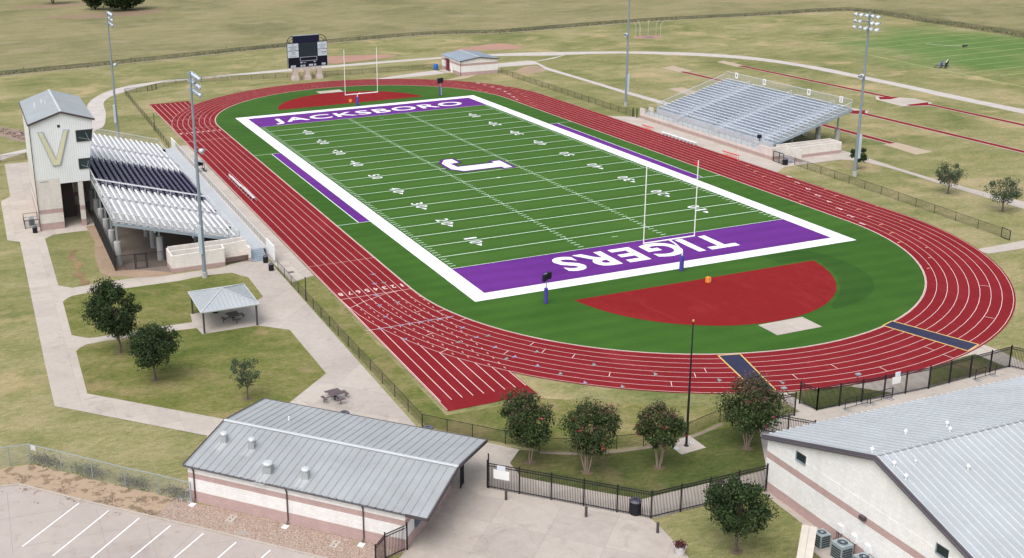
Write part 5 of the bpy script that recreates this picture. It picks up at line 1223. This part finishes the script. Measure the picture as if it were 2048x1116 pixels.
# flagpole
t = thing('flagpole', 'bare black flagpole with a gold ball on a concrete pad', 'flagpole', (-24.8, -93.85, .03))
MB().lathe([(.2, 0), (.2, .05), (.1, .12), (.095, 3), (.045, 10.9), (0, 10.9)], n=12).build('mast', M['black'], t)
MB().lathe([(0, 10.88), (.08, 10.92), (.1, 11.0), (.08, 11.08), (0, 11.12)], n=12).build('finial', plain('copper_ball', (.75, .42, .2), .3, .6), t)
MB().tube((-.12, 0, 1.1), (-.12, 0, 1.35), .03).build('cleat', M['black'], t)
struct('concrete_pad', MB().slab([(-26.0, -92.95), (-23.5, -92.4), (-23.5, -94.7), (-26.0, -94.9)], 0, .04), M['conc'])
for dx in (-1.0, .75):
    a = thing('ground_light', 'round in-ground light %s of the flagpole base' % ('left' if dx < 0 else 'right'), 'light', (-24.8+dx, -93.85+(-.1 if dx < 0 else .25), .042), 0, 'lights in the flagpole pad')
    MB().lathe([(.17, 0), (.17, .03), (.13, .035), (0, .035)], n=14).build('ring', M['white'], a); MB().lathe([(.12, .036), (0, .05)], n=12).build('lens', M['galv'], a)
# bollards, planter
for k, (u, v, lab) in enumerate(((1012, 1000, 'brown bollard nearest the concession building'), (1172, 1034, 'brown bollard at the middle of the picket fence run'), (1315, 1066, 'brown bollard beyond the picket fence corner at the grass edge'))):
    g = G(u, v); a = thing('bollard', lab, 'bollard', (g[0], g[1], .03), 0, 'brown bollards on the forecourt')
    MB().lathe([(.105, 0), (.1, .02), (.1, .78), (.09, .8)], n=12).build('post', M['brown'], a); MB().lathe([(.105, .7), (.105, .82), (.06, .86), (0, .86)], n=12).build('cap', M['brown'], a)
g = G(1360, 1108)
t = thing('planter', 'white round planter with dark red leaves on the forecourt edge', 'planter', (g[0], g[1], .03))
MB().lathe([(.26, 0), (.30, .02), (.40, .55), (.43, .56), (.43, .62), (.36, .62), (.34, .5), (0, .5)], n=20).build('pot', plain('white_pot', (.62, .60, .60), .6), t)
# ================================================================== fences
post_cache = {}
def post(parent, p, h, r, mat, sq=False):
    key = (round(h, 2), r, mat.name, sq)
    if key not in post_cache:
        mb = MB().box(-r, r, -r, r, 0, h).box(-r*1.15, r*1.15, -r*1.15, r*1.15, h, h+.03) if sq else MB().tube((0, 0, 0), (0, 0, h), r, n=6)
        post_cache[key] = mb.build('post', mat, parent); post_cache[key].location = p
    else:
        o = post_cache[key].copy(); C.objects.link(o); o.parent = parent; o.location = p
def chain(nm, lab, pts, h=1.2, sp=3.0, link='link_black', mat='black', r=.035, group='low black chain-link fences'):
    o0 = Vector((*pts[0], 0)); t = thing(nm, lab, 'fence', o0, 0, group)
    P = [Vector((*p, 0))-o0 for p in pts]; w_ = MB(); rl = MB(); d = 0
    for a, b_ in zip(P, P[1:]):
        l = (b_-a).length; m_ = max(1, round(l/sp))
        w_.poly([a+Vector((0, 0, .03)), b_+Vector((0, 0, .03)), b_+Vector((0, 0, h)), a+Vector((0, 0, h))], 0, [(d, .03), (d+l, .03), (d+l, h), (d, h)]); d += l
        rl.tube(a+Vector((0, 0, h)), b_+Vector((0, 0, h)), r*.75, n=5)
        for i in range(m_): post(t, a+(b_-a)*i/m_, h+.03, r, M[mat])
    post(t, P[-1], h+.05, r*1.3, M[mat])
    w_.build('wire_mesh', M[link], t); rl.build('top_rail', M[mat], t)
    return t
chain('chain_link_fence', 'low black chain-link fence along the plaza left of the track', [(-43.75, -37.5), (-43.55, -60), (-43.35, -82.2)])
chain('chain_link_fence', 'low black chain-link fence curving behind the crape myrtles', [(-43.35, -82.2), (-40.2, -85.6), (-36.2, -89.9), (-32.5, -91.6), (-28, -92.5), (-23.6, -92.4), (-19.7, -91.4), (-16.9, -92.9)])
chain('chain_link_fence', 'low black chain-link fence along the left side of the far chute', [(-43.8, 35.6), (-43.3, 66), (-42.9, 96.5)])
chain('chain_link_fence', 'low black chain-link fence running behind the far bend past the scoreboard', [(-42.9, 96.5)] + [G(*p) for p in ((296, 181.5), (327, 174), (352, 168), (455, 161), (575, 156), (700, 149.5), (800, 142.5), (872, 137))])
chain('chain_link_fence', 'low black chain-link fence from the storage building to the visitor stand', [(44.6, 79.6), (44.3, 50), (44.0, 21)])
chain('chain_link_fence', 'low black chain-link fence right of the visitor stand', [(45.6, -22.6), (45.2, -35), (44.2, -52), (43.4, -63.4)], sp=3.3)
chain('chain_link_fence', 'short black chain-link fence left of the press box tower', [(-76, 36), (-72.8, 38.0), (-68.4, 38.6)])
a = thing('gate', 'short black chain-link gate at the end of the right-hand fence', 'gate', (43.4, -63.4, 0)); MB().path([(0, 0, .1), (-.3, -1.5, .1), (-.3, -1.5, 1.3), (0, 0, 1.3), (0, 0, .1)], .05).build('frame', M['black'], a); MB().poly([(0, 0, .1), (-.3, -1.5, .1), (-.3, -1.5, 1.3), (0, 0, 1.3)], 0, [(0, 0), (1.5, 0), (1.5, 1.2), (0, 1.2)]).build('wire_mesh', M['link_black'], a)
for (p0, p1, lab) in (((G(295.7, 183), G(313, 179), 'black pair of gate posts in the far left fence')),):
    a = thing('gate', lab, 'gate', (*p0, 0)); d = Vector((p1[0]-p0[0], p1[1]-p0[1], 0))
    for f in (0, .5, 1): MB().tube(d*f, d*f+Vector((0, 0, 1.4)), .07).build('post', M['black'], a)
    MB().path([Vector((0, 0, 1.3)), d+Vector((0, 0, 1.3))], .04).path([Vector((0, 0, .15)), d+Vector((0, 0, .15))], .04).build('frame', M['black'], a)
# tall privacy fence behind the home stand, and the gated end
t = thing('privacy_fence', 'tall black cloth-covered fence behind the home stand columns', 'fence', (-62.15, -29.3, 0))
MB().box(-.02, .02, 0, 21.2, .02, 2.4).build('windscreen', M['screen_cloth'], t)
for i in range(9): post(t, (0, .05+i*2.63, 0), 2.45, .05, M['black'])
t = thing('chain_link_fence', 'black chain-link fence with a narrow gate closing the near end of the home stand', 'fence', (-62.15, -29.3, 0))
w_ = MB(); w_.poly([(0, 0, 0), (6.3, -.65, 0), (6.3, -.65, 1.95), (0, 0, 1.95)], 0, [(0, 0), (6.3, 0), (6.3, 1.95), (0, 1.95)]).build('wire_mesh', M['link_black'], t)
MB().tube((0, 0, 1.95), (6.3, -.65, 1.95), .035, n=5).build('top_rail', M['black'], t)
for x in (0, 2.4, 3.85, 6.3): post(t, (x, -x*.103, 0), 2.05, .05, M['black'])
MB().path([(2.55, -.3, .1), (2.55, -.3, 1.9), (3.7, -.4, 1.9), (3.7, -.4, .1), (2.55, -.3, .1)], .035, 5).path([(2.55, -.3, 1.0), (3.7, -.4, 1.0)], .03, 5).build('gate', M['black'], t)
# picket fences
def picket(lab, pts, h=2.25, bays=None, signs=None, group='black picket fences', nm='picket_fence', cat='fence', ph=None):
    o0 = Vector((*pts[0], 0)); t = thing(nm, lab, cat, o0, 0, group); P = [Vector((*p, 0))-o0 for p in pts]
    for s_, (a, b_) in enumerate(zip(P, P[1:])):
        l = (b_-a).length; m_ = bays[s_] if bays else max(1, round(l/2.45)); d = (b_-a)/l
        for k in range(m_):
            p = a+(b_-a)*k/m_; q = a+(b_-a)*(k+1)/m_; mb = MB(); l2 = (q-p).length; n = max(2, round(l2/.125))
            for z in (.2, h-.28, h-.08): mb.bar(p+Vector((0, 0, z)), q+Vector((0, 0, z)), .045, .06)
            for i in range(1, n): c = p+(q-p)*i/n; mb.bar(c+Vector((0, 0, .06)), c+Vector((0, 0, h-.07)), .027, .027)
            mb.build('picket_panel', M['black'], t); post(t, p, h+.05, .042, M['black'], True)
    post(t, P[-1], h+.05, .042, M['black'], True)
    return t
pf_ = [(-42.6, -93.6), (-33.6, -102.05), (-23.5, -102.1)]
picket('black picket fence dividing the forecourt from the crape myrtle lawn', pf_, 2.25, [5, 4])
picket('open black picket gate leaf at the end of the forecourt fence', [(-42.62, -93.5), (-42.1, -92.6)], 2.3, [1], nm='gate', cat='gate', group='open picket gates')
picket('open black picket gate leaf under the concession roof edge', [(-44.55, -92.8), (-44.05, -92.2)], 2.2, [1], nm='gate', cat='gate', group='open picket gates')
MBs = MB().box(-.55, .55, -.03, 0, 1.1, 1.85).build('sign', M['white'])
def signboard(lab, p, rz, big, small):
    t = thing('sign', lab, 'sign', p, rz, 'white notices on the picket fences')
    MB().box(-big[0]/2, big[0]/2, -.02, .02, big[1], big[2]).build('board', M['white'], t)
    MB().box(small[0], small[1], -.022, .018, small[2], small[3]).build('small_board', plain('blue_white_board', (.66, .72, .80), .5), t)
bpy.data.objects.remove(MBs)
d_ = R(-43.2)
signboard('large white notice with a small one above, on the forecourt picket fence', (-41.85, -94.35, 0), d_, (1.25, 1.0, 1.75), (-.35, .3, 1.77, 2.15))
picket('black picket fence between the red track bend and the fieldhouse walk', [(-10.8, -92.9), (-1.4, -93.3), (1.2, -93.35), (11.5, -92.75)], 2.2, [4, 1, 4])
picket('black picket fence turning toward the fieldhouse corner', [(-17.6, -94.2), (-14.9, -97.3), (-12.6, -100.6)], 1.9, [2, 2])
picket('open picket gate leaf left of the red bend walk, taller one by the red-flowered tree', [(-13.2, -92.95), (-16.4, -92.7)], 2.2, [2], nm='gate', cat='gate', group='open picket gates')
picket('open picket gate leaf at the left end of the track bend fence', [(-10.8, -92.9), (-11.2, -91.2)], 2.1, [1], nm='gate', cat='gate', group='open picket gates')
picket('picket gate leaf at the far right end of the track bend fence', [(11.5, -92.75), (12.3, -94.3)], 2.2, [1], nm='gate', cat='gate', group='open picket gates')
g = G(1797, 786); signboard('white notice board pair on the track bend picket fence', (-2.7, -93.42, 0), R(0), (.95, 1.3, 1.95), (-.2, .35, 1.97, 2.4))
for (x, y, lab) in ((-7.3, -93.75, 'left'), (-4.5, -93.7, 'middle'), (7.6, -93.6, 'right')):
    a = thing('barricade', 'low black pipe barricade by the track bend fence, the %s one of three' % lab, 'barricade', (x, y, .04), R(4), 'black pipe barricades')
    MB().path([(-1.3, 0, .05), (-1.3, 0, 1.05), (1.3, 0, 1.05), (1.3, 0, .05)], .03).path([(-1.3, 0, .2), (1.3, 0, .2)], .025).path([(0, 0, .2), (0, 0, 1.05)], .025).build('frame', M['black'], a)
    for sx in (-1, 1): MB().path([(sx*1.2, -.35, .03), (sx*1.2, .35, .03)], .03).path([(sx*.9, -.35, .03), (sx*.9, .35, .03)], .025).path([(sx*.9, .35, .03), (sx*1.2, .35, .03)], .025).build('foot', M['galv'], a)
for (x, y, h, dx) in ((-13.9, -92.8, 2.2, -.7), (-6.9, -93.1, 2.2, .4)):
    a = thing('camera_arm', 'small grey %s on top of the picket fence %s' % (('flat lamp', 'left of the gate opening') if dx < 0 else ('lamp', 'right of the gate opening')), 'lamp', (x, y, h))
    MB().path([(0, 0, 0), (dx*.6, .1, .5)], .03).build('arm', M['black'], a); MB().box(dx*.6-.25, dx*.6+.2, -.05, .25, .5, .6).build('head', M['galv'], a)
# black railings by the fieldhouse, cut by the frame
picket('short black picket railing at the fieldhouse wall by the bottom edge', [(-23.5, -114.5), (-25.6, -116.6)], 1.2, [1], nm='railing', cat='railing')
picket('dark gate by the near right corner of the concession building', [(-51.45, -98.95), (-53.3, -99.5), (-54.4, -100.6)], 2.1, [1, 1], nm='gate', cat='gate', group='open picket gates')
# galvanised fence lower left
t = chain('chain_link_fence', 'galvanised chain-link fence between the lawn and the sandy bed', GS_([(-60, 943), (20.7, 932.4), (60.6, 926.5), (123.3, 941.8), (185.7, 957.5), (251.4, 974.4), (317.3, 989.4), (383.5, 1006.3)]), 1.75, 3.3, 'link_grey', 'galv', .04, 'galvanised fences')
g = G(63, 925); signboard('small white notice on the galvanised fence corner', (g[0]+.25, g[1]-.12, 0), R(-42), (.5, 1.15, 1.55), (-.01, .01, 1.3, 1.31))
# far wire fence along the pasture
chain('wire_fence', 'long wire fence on the far edge beside the open pasture', [(p[0], p[1]) for p in fls[::5]][:17], 1.2, 6, 'link_far', 'brown', .04, 'pasture fences')
# thin dark poles
for (u, v, h, lab) in ((612.5, 602, 2.8, 'thin dark pole beside the track by the plaza fence'), (310, 262, 3.4, 'thin dark pole beside the far left chute'), (1441, 331, 0, '')):
    if not h: continue
    g = G(u, v); a = thing('thin_pole', lab, 'pole', (g[0], g[1], 0)); MB().tube((0, 0, 0), (0, 0, h), .06, .05).build('shaft', M['black'], a); MB().tube((0, 0, h), (0, 0, h+.06), .07).build('cap', M['black'], a)
for (x, y, lab) in ((44.1, 21.6, 'left'), (44.1, 20.2, 'right')):
    a = thing('fence_post', 'stout black gate post at the far end of the visitor stand, the %s of two' % lab, 'post', (x, y, 0), 0, 'stout black gate posts'); MB().tube((0, 0, 0), (0, 0, 1.7), .11).build('shaft', M['black'], a); MB().tube((0, 0, 1.7), (0, 0, 1.78), .13, .05).build('cap', M['black'], a)
# gate by the visitor stand
a = thing('gate', 'black mesh gate at the near corner of the visitor stand', 'gate', (44.4, -19.0, .03)); MB().path([(0, 0, 0), (0, 0, 1.7), (-.1, -1.5, 1.7), (-.1, -1.5, 0), (0, 0, .1)], .06).path([(-.1, -1.5, 0), (-.15, -2.6, 0), (-.15, -2.6, 1.7), (-.1, -1.5, 1.7)], .06).build('frame', M['black'], a); MB().poly([(0, 0, 0), (-.15, -2.6, 0), (-.15, -2.6, 1.7), (0, 0, 1.7)], 0, [(0, 0), (2.6, 0), (2.6, 1.7), (0, 1.7)]).build('wire_mesh', M['link_black'], a)
# throwing cage
t = thing('discus_cage', 'discus cage of pale bent posts with netting on the far grass', 'cage', (*G(1296, 74), 0))
struct('throwing_circle', MB().flat([(t.location.x+4.6*math.cos(a)*1.0, t.location.y+3.4*math.sin(a)) for a in [2*math.pi*i/24 for i in range(24)]], .012), M['reddirt'])
struct('throwing_circle', MB().flat([(t.location.x+1.6*math.cos(a), t.location.y-.6+1.6*math.sin(a)) for a in [2*math.pi*i/20 for i in range(20)]], .018), plain('dark_grey_pad', (.16, .14, .15), .9))
cp = []
for i, an in enumerate((200, 150, 105, 60, 20, -25)):
    x, y = 3.6*math.cos(R(an)), 3.2*math.sin(R(an)); ox, oy = math.cos(R(an+180))*.7, math.sin(R(an+180))*.7; cp.append((x, y))
    MB().path([(x, y, 0), (x, y, 3.1), (x-ox*.4, y-oy*.4, 3.9), (x-ox, y-oy, 4.4)], .055, 5).build('post', M['rail_buff'], t)
w_ = MB()
for a, b_ in zip(cp, cp[1:]): l = math.dist(a, b_); w_.poly([(*a, .1), (*b_, .1), (*b_, 3.6), (*a, 3.6)], 0, [(0, 0), (l, 0), (l, 3.5), (0, 3.5)])
w_.build('netting', mesh_mat('cage_net', (.2, .22, .18), .12, .06), t)
# blocking sled on the practice field
g = G(1893, 134)
t = thing('blocking_sled', 'navy five-pad blocking sled on the green practice field', 'blocking sled', (g[0]-.5, g[1], 0), R(38)); t.scale = (.8, .8, .8)
for k in range(5):
    x = -2.4+k*1.2; p_ = MB().box(x-.38, x+.38, -.6, -.2, .55, 1.75).build('pad', M['navy'], t); MB().box(x-.2, x+.2, -.5, -.3, 1.75, 1.95).build('pad_cap', M['white'], p_)
    MB().box(x-.36, x+.36, .9, 1.25, .5, 1.3).build('pad', plain('blue_sled_pad', (.10, .11, .36), .6), t)
MB().path([(-2.8, -.1, .4), (2.8, -.1, .4)], .08).path([(-2.8, .8, .4), (2.8, .8, .4)], .08).path([(-2.4, -.8, .08), (-2.4, 2.6, .08)], .09).path([(2.4, -.8, .08), (2.4, 2.6, .08)], .09).path([(-2.4, -.1, .4), (-2.4, -.1, .08)], .06).path([(2.4, -.1, .4), (2.4, -.1, .08)], .06).path([(-2.4, 2.6, .08), (2.4, 2.6, .08)], .06).build('frame', M['black'], t)
g = G(1930, 94); a = thing('sprinkler', 'small sprinkler cart with a hose on the green practice field', 'sprinkler', (g[0], g[1], 0)); MB().box(-.5, .5, -.3, .3, .2, .6).build('body', M['brown'], a); MB().tube((-.6, 0, .25), (-.6, .1, .25), .25, n=10).build('wheel', M['black'], a); MB().path([(0, 0, .3), (-2, 4, .06), (-4, 9, .06)], .04, 5).build('hose', M['rail_buff'], a)
# drain lids
for (u, v) in ((378, 847.5+0), ): pass
for k, (u, v, lab) in enumerate(((463, 1038, 'left'), (670, 1089, 'right'))):
    g = G(u, v); a = thing('drain_cover', 'small concrete cover in the gravel bed, %s one' % lab, 'drain cover', (g[0], g[1], .018), R(-45), 'covers in the gravel bed'); MB().box(-.3, .3, -.45, .45, 0, .04).build('slab', M['conc'], a); MB().lathe([(.07, .042), (0, .045)], (0, .2, 0), 8).lathe([(.07, .042), (0, .045)], (0, -.2, 0), 8).build('plug', M['dark'], a)
g = G(1437, 965); a = tag(MB().box(-.4, .4, -.3, .3, 0, .03).build('drain_grate', plain('rusty_grate', (.10, .06, .06), .7), None, loc=(g[0], g[1], .04)), 'rusty drain grate in the walk behind the picket fence', 'drain grate')
g = G(582, 545); a = tag(MB().box(-.35, .35, -.25, .25, 0, .03).build('drain_grate', plain('dark_grate', (.12, .10, .10), .7), None, loc=(g[0], g[1], .04)), 'small dark drain grate in the apron beside the track', 'drain grate')
# ================================================================== trees
def quad_leaf(mb, p, s, rnd, nrm=None):
    v = Vector((rnd.gauss(0, 1), rnd.gauss(0, 1), rnd.gauss(0, 1)+.6))
    if nrm is not None: v = v.normalized()*.8+nrm
    v.normalize(); a = v.orthogonal().normalized(); q = rnd.random()*6.28; b_ = v.cross(a); a2 = a*math.cos(q)+b_*math.sin(q); b2 = v.cross(a2)
    l = s*rnd.uniform(.6, 1.7); w_ = l*rnd.uniform(.45, .7)
    mb.poly([p-a2*l*.5, p+b2*w_*.5, p+a2*l*.5, p-b2*w_*.5])
def limb(mb, a, b_, r0_, r1_, rnd, n=4, wob=.12):
    pts = [Vector(a)]; a = Vector(a); b_ = Vector(b_); L_ = (b_-a).length
    for i in range(1, n): pts.append(a+(b_-a)*i/n+Vector((rnd.uniform(-1, 1), rnd.uniform(-1, 1), 0))*wob*L_*.5)
    pts.append(b_)
    for i in range(n): mb.tube(pts[i], pts[i+1], r0_+(r1_-r0_)*i/n, r0_+(r1_-r0_)*(i+1)/n, 7, cap=False)
tree_spots = []
def tree(nm, lab, base, h, crown, trunk_h, leaf, bark, seed, n_leaf=5000, ls=.2, clumps=60, multi=1, gap=.0, blossoms=0, tips=0, group=None, cat='tree', off=(0, 0), shell=.55, r_tr=None):
    rnd = random.Random(seed); tree_spots.append((base, crown)); t = thing(nm, lab, cat, (base[0], base[1], 0), 0, group)
    cw = crown/2; ch = (h-trunk_h)/2; cz = trunk_h+ch; tr = MB(); r_tr = r_tr or crown*.028
    cl = []
    for i in range(clumps):
        # clumps spread over an uneven ellipsoid
        while True:
            v = Vector((rnd.uniform(-1, 1), rnd.uniform(-1, 1), rnd.uniform(-1, 1)))
            if .12 < v.length < 1: break
        v = v.normalized()*(.38+.62*rnd.random()**.55)
        zz_ = v.z; prof = 1.0-.18*max(0, zz_)-.25*max(0, -zz_)
        c = Vector((v.x*cw*prof+off[0]*(.5+.5*zz_), v.y*cw*prof+off[1]*(.5+.5*zz_), cz+zz_*ch*.92)); r = rnd.uniform(.13, .31)*cw
        cl.append((c, r))
    for k in range(multi):
        if multi == 1: limb(tr, (0, 0, -.05), (off[0]*.3, off[1]*.3, trunk_h+ch*.7), r_tr, r_tr*.45, rnd, 4, .06)
        else:
            a = 6.28*k/multi+rnd.random(); limb(tr, (.10*math.cos(a), .10*math.sin(a), -.05), (cw*.36*math.cos(a), cw*.36*math.sin(a), trunk_h+ch*.75), r_tr*.55, r_tr*.2, rnd, 5, .05)
    for c, r in cl[::2]:
        st = Vector((off[0]*.2, off[1]*.2, rnd.uniform(trunk_h*.85, cz*.95))) if multi == 1 else Vector((c.x*.35, c.y*.35, trunk_h*.9+ch*.2))
        limb(tr, st, c, r_tr*.3, r_tr*.08, rnd, 3, .18)
    tr.build('trunk', bark, t)
    lf = MB()
    for i in range(n_leaf):
        c, r = cl[rnd.randrange(len(cl))]; v = Vector((rnd.gauss(0, 1), rnd.gauss(0, 1), rnd.gauss(0, 1)*.8)); v.normalize()
        rr_ = r*(shell+(1.12-shell)*rnd.random()**.7) if rnd.random() > .12 else r*rnd.uniform(1.1, 1.7)
        p = c+v*rr_; quad_leaf(lf, p, ls, rnd, v*.7)
    lf.build('crown', leaf, t)
    top = sorted(cl, key=lambda q: -(q[0].z+.3*q[0].xy.length))
    if tips:
        tp = MB()
        for i in range(tips):
            c, r = top[rnd.randrange(len(top)//3)]; v = Vector((rnd.gauss(0, 1), rnd.gauss(0, 1), abs(rnd.gauss(0, 1))+.4)).normalized(); p = c+v*r*rnd.uniform(1.0, 1.5); quad_leaf(tp, p, ls*.8, rnd)
        tp.build('leaves', M['leaf_tip'], t)
    if blossoms:
        bl = MB()
        for i in range(blossoms):
            c, r = cl[rnd.randrange(len(cl))]; v = Vector((rnd.gauss(0, 1), rnd.gauss(0, 1), rnd.gauss(0, .6)+.2)); 
            v += Vector(((c.x), (c.y), 0))/cw*1.2; v += Vector((-.45, -.9, 0))*.8; v.normalize(); q = c+v*r*rnd.uniform(1.05, 1.35); rr_ = rnd.uniform(.07, .20)
            for k in range(14): quad_leaf(bl, q+Vector((rnd.gauss(0, 1.5), rnd.gauss(0, 1.5), rnd.gauss(0, .7)))*rr_*.6, .10, rnd)
        bl.build('blossom', M['blossom'], t)
    return t
oak = dict(leaf=M['leaf_oak'], bark=M['bark'])
tree('oak_tree', 'tall dark oak with an upright crown on the lawn left of the pavilion', G(241, 706), 7.8, 5.0, 1.7, seed=11, n_leaf=19000, ls=.17, clumps=95, off=(-.7, .5), group='dark oaks on the lawns', **oak)
tree('oak_tree', 'rounder dark oak on the lawn just in front of the tall oak', G(311, 761), 5.6, 4.9, 1.5, seed=12, n_leaf=14000, ls=.16, clumps=80, group='dark oaks on the lawns', **oak)
tree('young_tree', 'thin sparse young tree on the lawn in front of the pavilion', G(495, 799), 4.6, 3.0, 1.2, M['leaf_pale'], M['bark'], 13, 2300, .13, 34, group='sparse young trees')
tree('oak_tree', 'dark round oak in front of the picket fence at the lower right', G(1472, 1103), 5.6, 4.3, 1.6, seed=14, n_leaf=15000, ls=.15, clumps=85, group='dark oaks on the lawns', **oak)
tree('small_tree', 'small dark tree right behind the floodlight mast by the visitor stand', G(1714, 337), 3.3, 2.7, 1.1, seed=15, n_leaf=2600, ls=.2, clumps=24, **oak)
tree('young_tree', 'sparse grey-green tree beside the right-hand path, the left of two', G(1896, 387), 4.7, 4.1, 1.1, M['leaf_pale'], M['bark'], 16, 3600, .15, 40, group='sparse young trees')
tree('young_tree', 'sparse grey-green tree beside the right-hand path, the right of two', G(2004, 423), 4.9, 4.4, 1.2, M['leaf_pale'], M['bark'], 17, 3800, .15, 42, group='sparse young trees')
for k, (u, v, h, cw_, lab, sd) in enumerate(((1060, 926, 6.0, 4.6, 'large crape myrtle with pale trunk, leftmost of the four by the picket fence', 21), (1173, 945, 6.0, 4.6, 'crape myrtle with red blossoms low on its crown, second from the left', 22), (1317, 935, 5.3, 3.6, 'slimmer crape myrtle with red blossoms beside the flagpole pad', 23), (1494, 896, 5.8, 5.0, 'wide crape myrtle with reddish top in front of the crossing mat', 24))):
    g = G(u, v); tree('crape_myrtle', lab, g, h, cw_, 1.75, M['leaf_crape'], M['bark_pale'], sd, (13000, 12500, 8500, 14000)[k], .15, (80, 78, 54, 90)[k], 5 if k else 2, blossoms=(7, 15, 16, 10)[k], tips=(600, 600, 600, 1900)[k], group='crape myrtles by the flagpole', r_tr=.105, off=((-.5, .2), (.5, .0), (.1, .2), (.4, .1))[k], shell=(.5, .4, .45, .5)[k])
g = G(240, 20); tree('pasture_tree', 'big dark tree in the far pasture beyond the light mast, the larger of the pair', (g[0]+1, g[1]-2), 12.5, 17, 1.0, M['leaf_oak'], M['bark'], 31, 16000, .75, 80, 3, group='trees in the far pasture', r_tr=.5)
g = G(196, 19); tree('pasture_tree', 'smaller dark tree in the far pasture at the left of the pair', (g[0]-1, g[1]), 10.5, 11, 1.0, M['leaf_oak'], M['bark'], 32, 8000, .7, 50, 2, group='trees in the far pasture', r_tr=.4)
g = G(106, 8); tree('pasture_tree', 'far pasture tree of which only the lower trunks show at the top left edge', g, 13, 13, 3.6, M['leaf_oak'], M['bark'], 33, 4000, .8, 36, 4, group='trees in the far pasture', r_tr=.45)
for (u, v, sx, sy) in ((215, 30, 26, 14), (105, 12, 18, 12)):
    g = G(u, v); struct('bare_ground', MB().flat([(g[0]+sx*math.cos(a)*(.8+.2*math.sin(3*a)), g[1]+sy*math.sin(a)*(.8+.2*math.cos(2*a))) for a in [2*math.pi*i/30 for i in range(30)]], .026), plain('trodden_ground', (.23, .165, .105), .95, 0, .2, .25, .2))
for k, (bs, cr) in enumerate(tree_spots[:11]):
    struct('bare_ground', MB().flat([(bs[0]+.75*math.cos(a)*(1+.25*math.sin(3*a+k))*.6, bs[1]+.38*math.sin(a)*(1+.2*math.cos(2*a+k))) for a in [2*math.pi*i/20 for i in range(20)]], Z['lawn']+.006 if k < 3 else .0135), plain('soil_ring', (.17, .125, .085), .95, 0, .3, 3))
ed = smooth_line([(-36.2, -89.95), (-32.5, -91.65), (-28, -92.55), (-23.6, -92.45), (-19.7, -91.45)], 4)
struct('fence_edging', MB().flat(offset_strip(ed, -.05, -.42), .012), plain('pale_edging', (.26, .21, .16), .95, 0, .3, 1.5))
rnd = random.Random(8)
pl2 = MB()
for i in range(260): quad_leaf(pl2, Vector((rnd.gauss(0, .2), rnd.gauss(0, .2), .66+abs(rnd.gauss(0, .1)))), .13, rnd)
pt = [o for o in bpy.data.objects if o.name == 'planter'][0]
pl2.build('leaves', M['flower_dark'], pt)
# ground cover that nobody could count
wd = MB()
for i in range(5200):
    f = rnd.random(); a = Vector(G(66+f*318, 921+f*78)); p = a+Vector((rnd.gauss(0, .3), rnd.gauss(0, .45)+.35)); 
    if rnd.random() < .5+.5*math.sin(f*22): quad_leaf(wd, Vector((p.x, p.y, rnd.random()**2*.42)), .14, rnd)
o = struct('weeds', wd, M['weed_leaf'], 'stuff'); o['label'] = 'green weeds growing along the galvanised fence'
tf = MB()
for i in range(1700):
    f = rnd.random(); a = Vector(G(10+f*330, 958+f*66)); g = (a.x+rnd.gauss(0, 1.1), a.y+rnd.gauss(0, .75)); 
    if math.sin(g[0]*2.3)+math.cos(g[1]*2.9+g[0]) > .3: quad_leaf(tf, Vector((g[0], g[1], rnd.random()*.07)), .14, rnd)
o = struct('dead_grass', tf, M['bark_pale'], 'stuff'); o['label'] = 'dead brown grass clumps on the sandy bed'
vg = MB()
for i in range(5000):
    k = rnd.randrange(0, len(fls)-6); a = Vector(fls[k]); b_ = Vector(fls[k+1]); d = (b_-a); n = Vector((-d.y, d.x)).normalized(); p = a+d*rnd.random()+n*(1.0+abs(rnd.gauss(0, 2.6)))
    quad_leaf(vg, Vector((p.x, p.y, rnd.random()**2*.5)), .38, rnd)
o = struct('tall_weeds', vg, M['weed_leaf'], 'stuff'); o['label'] = 'tall weeds along the far pasture fence'
bpy.context.view_layer.update()
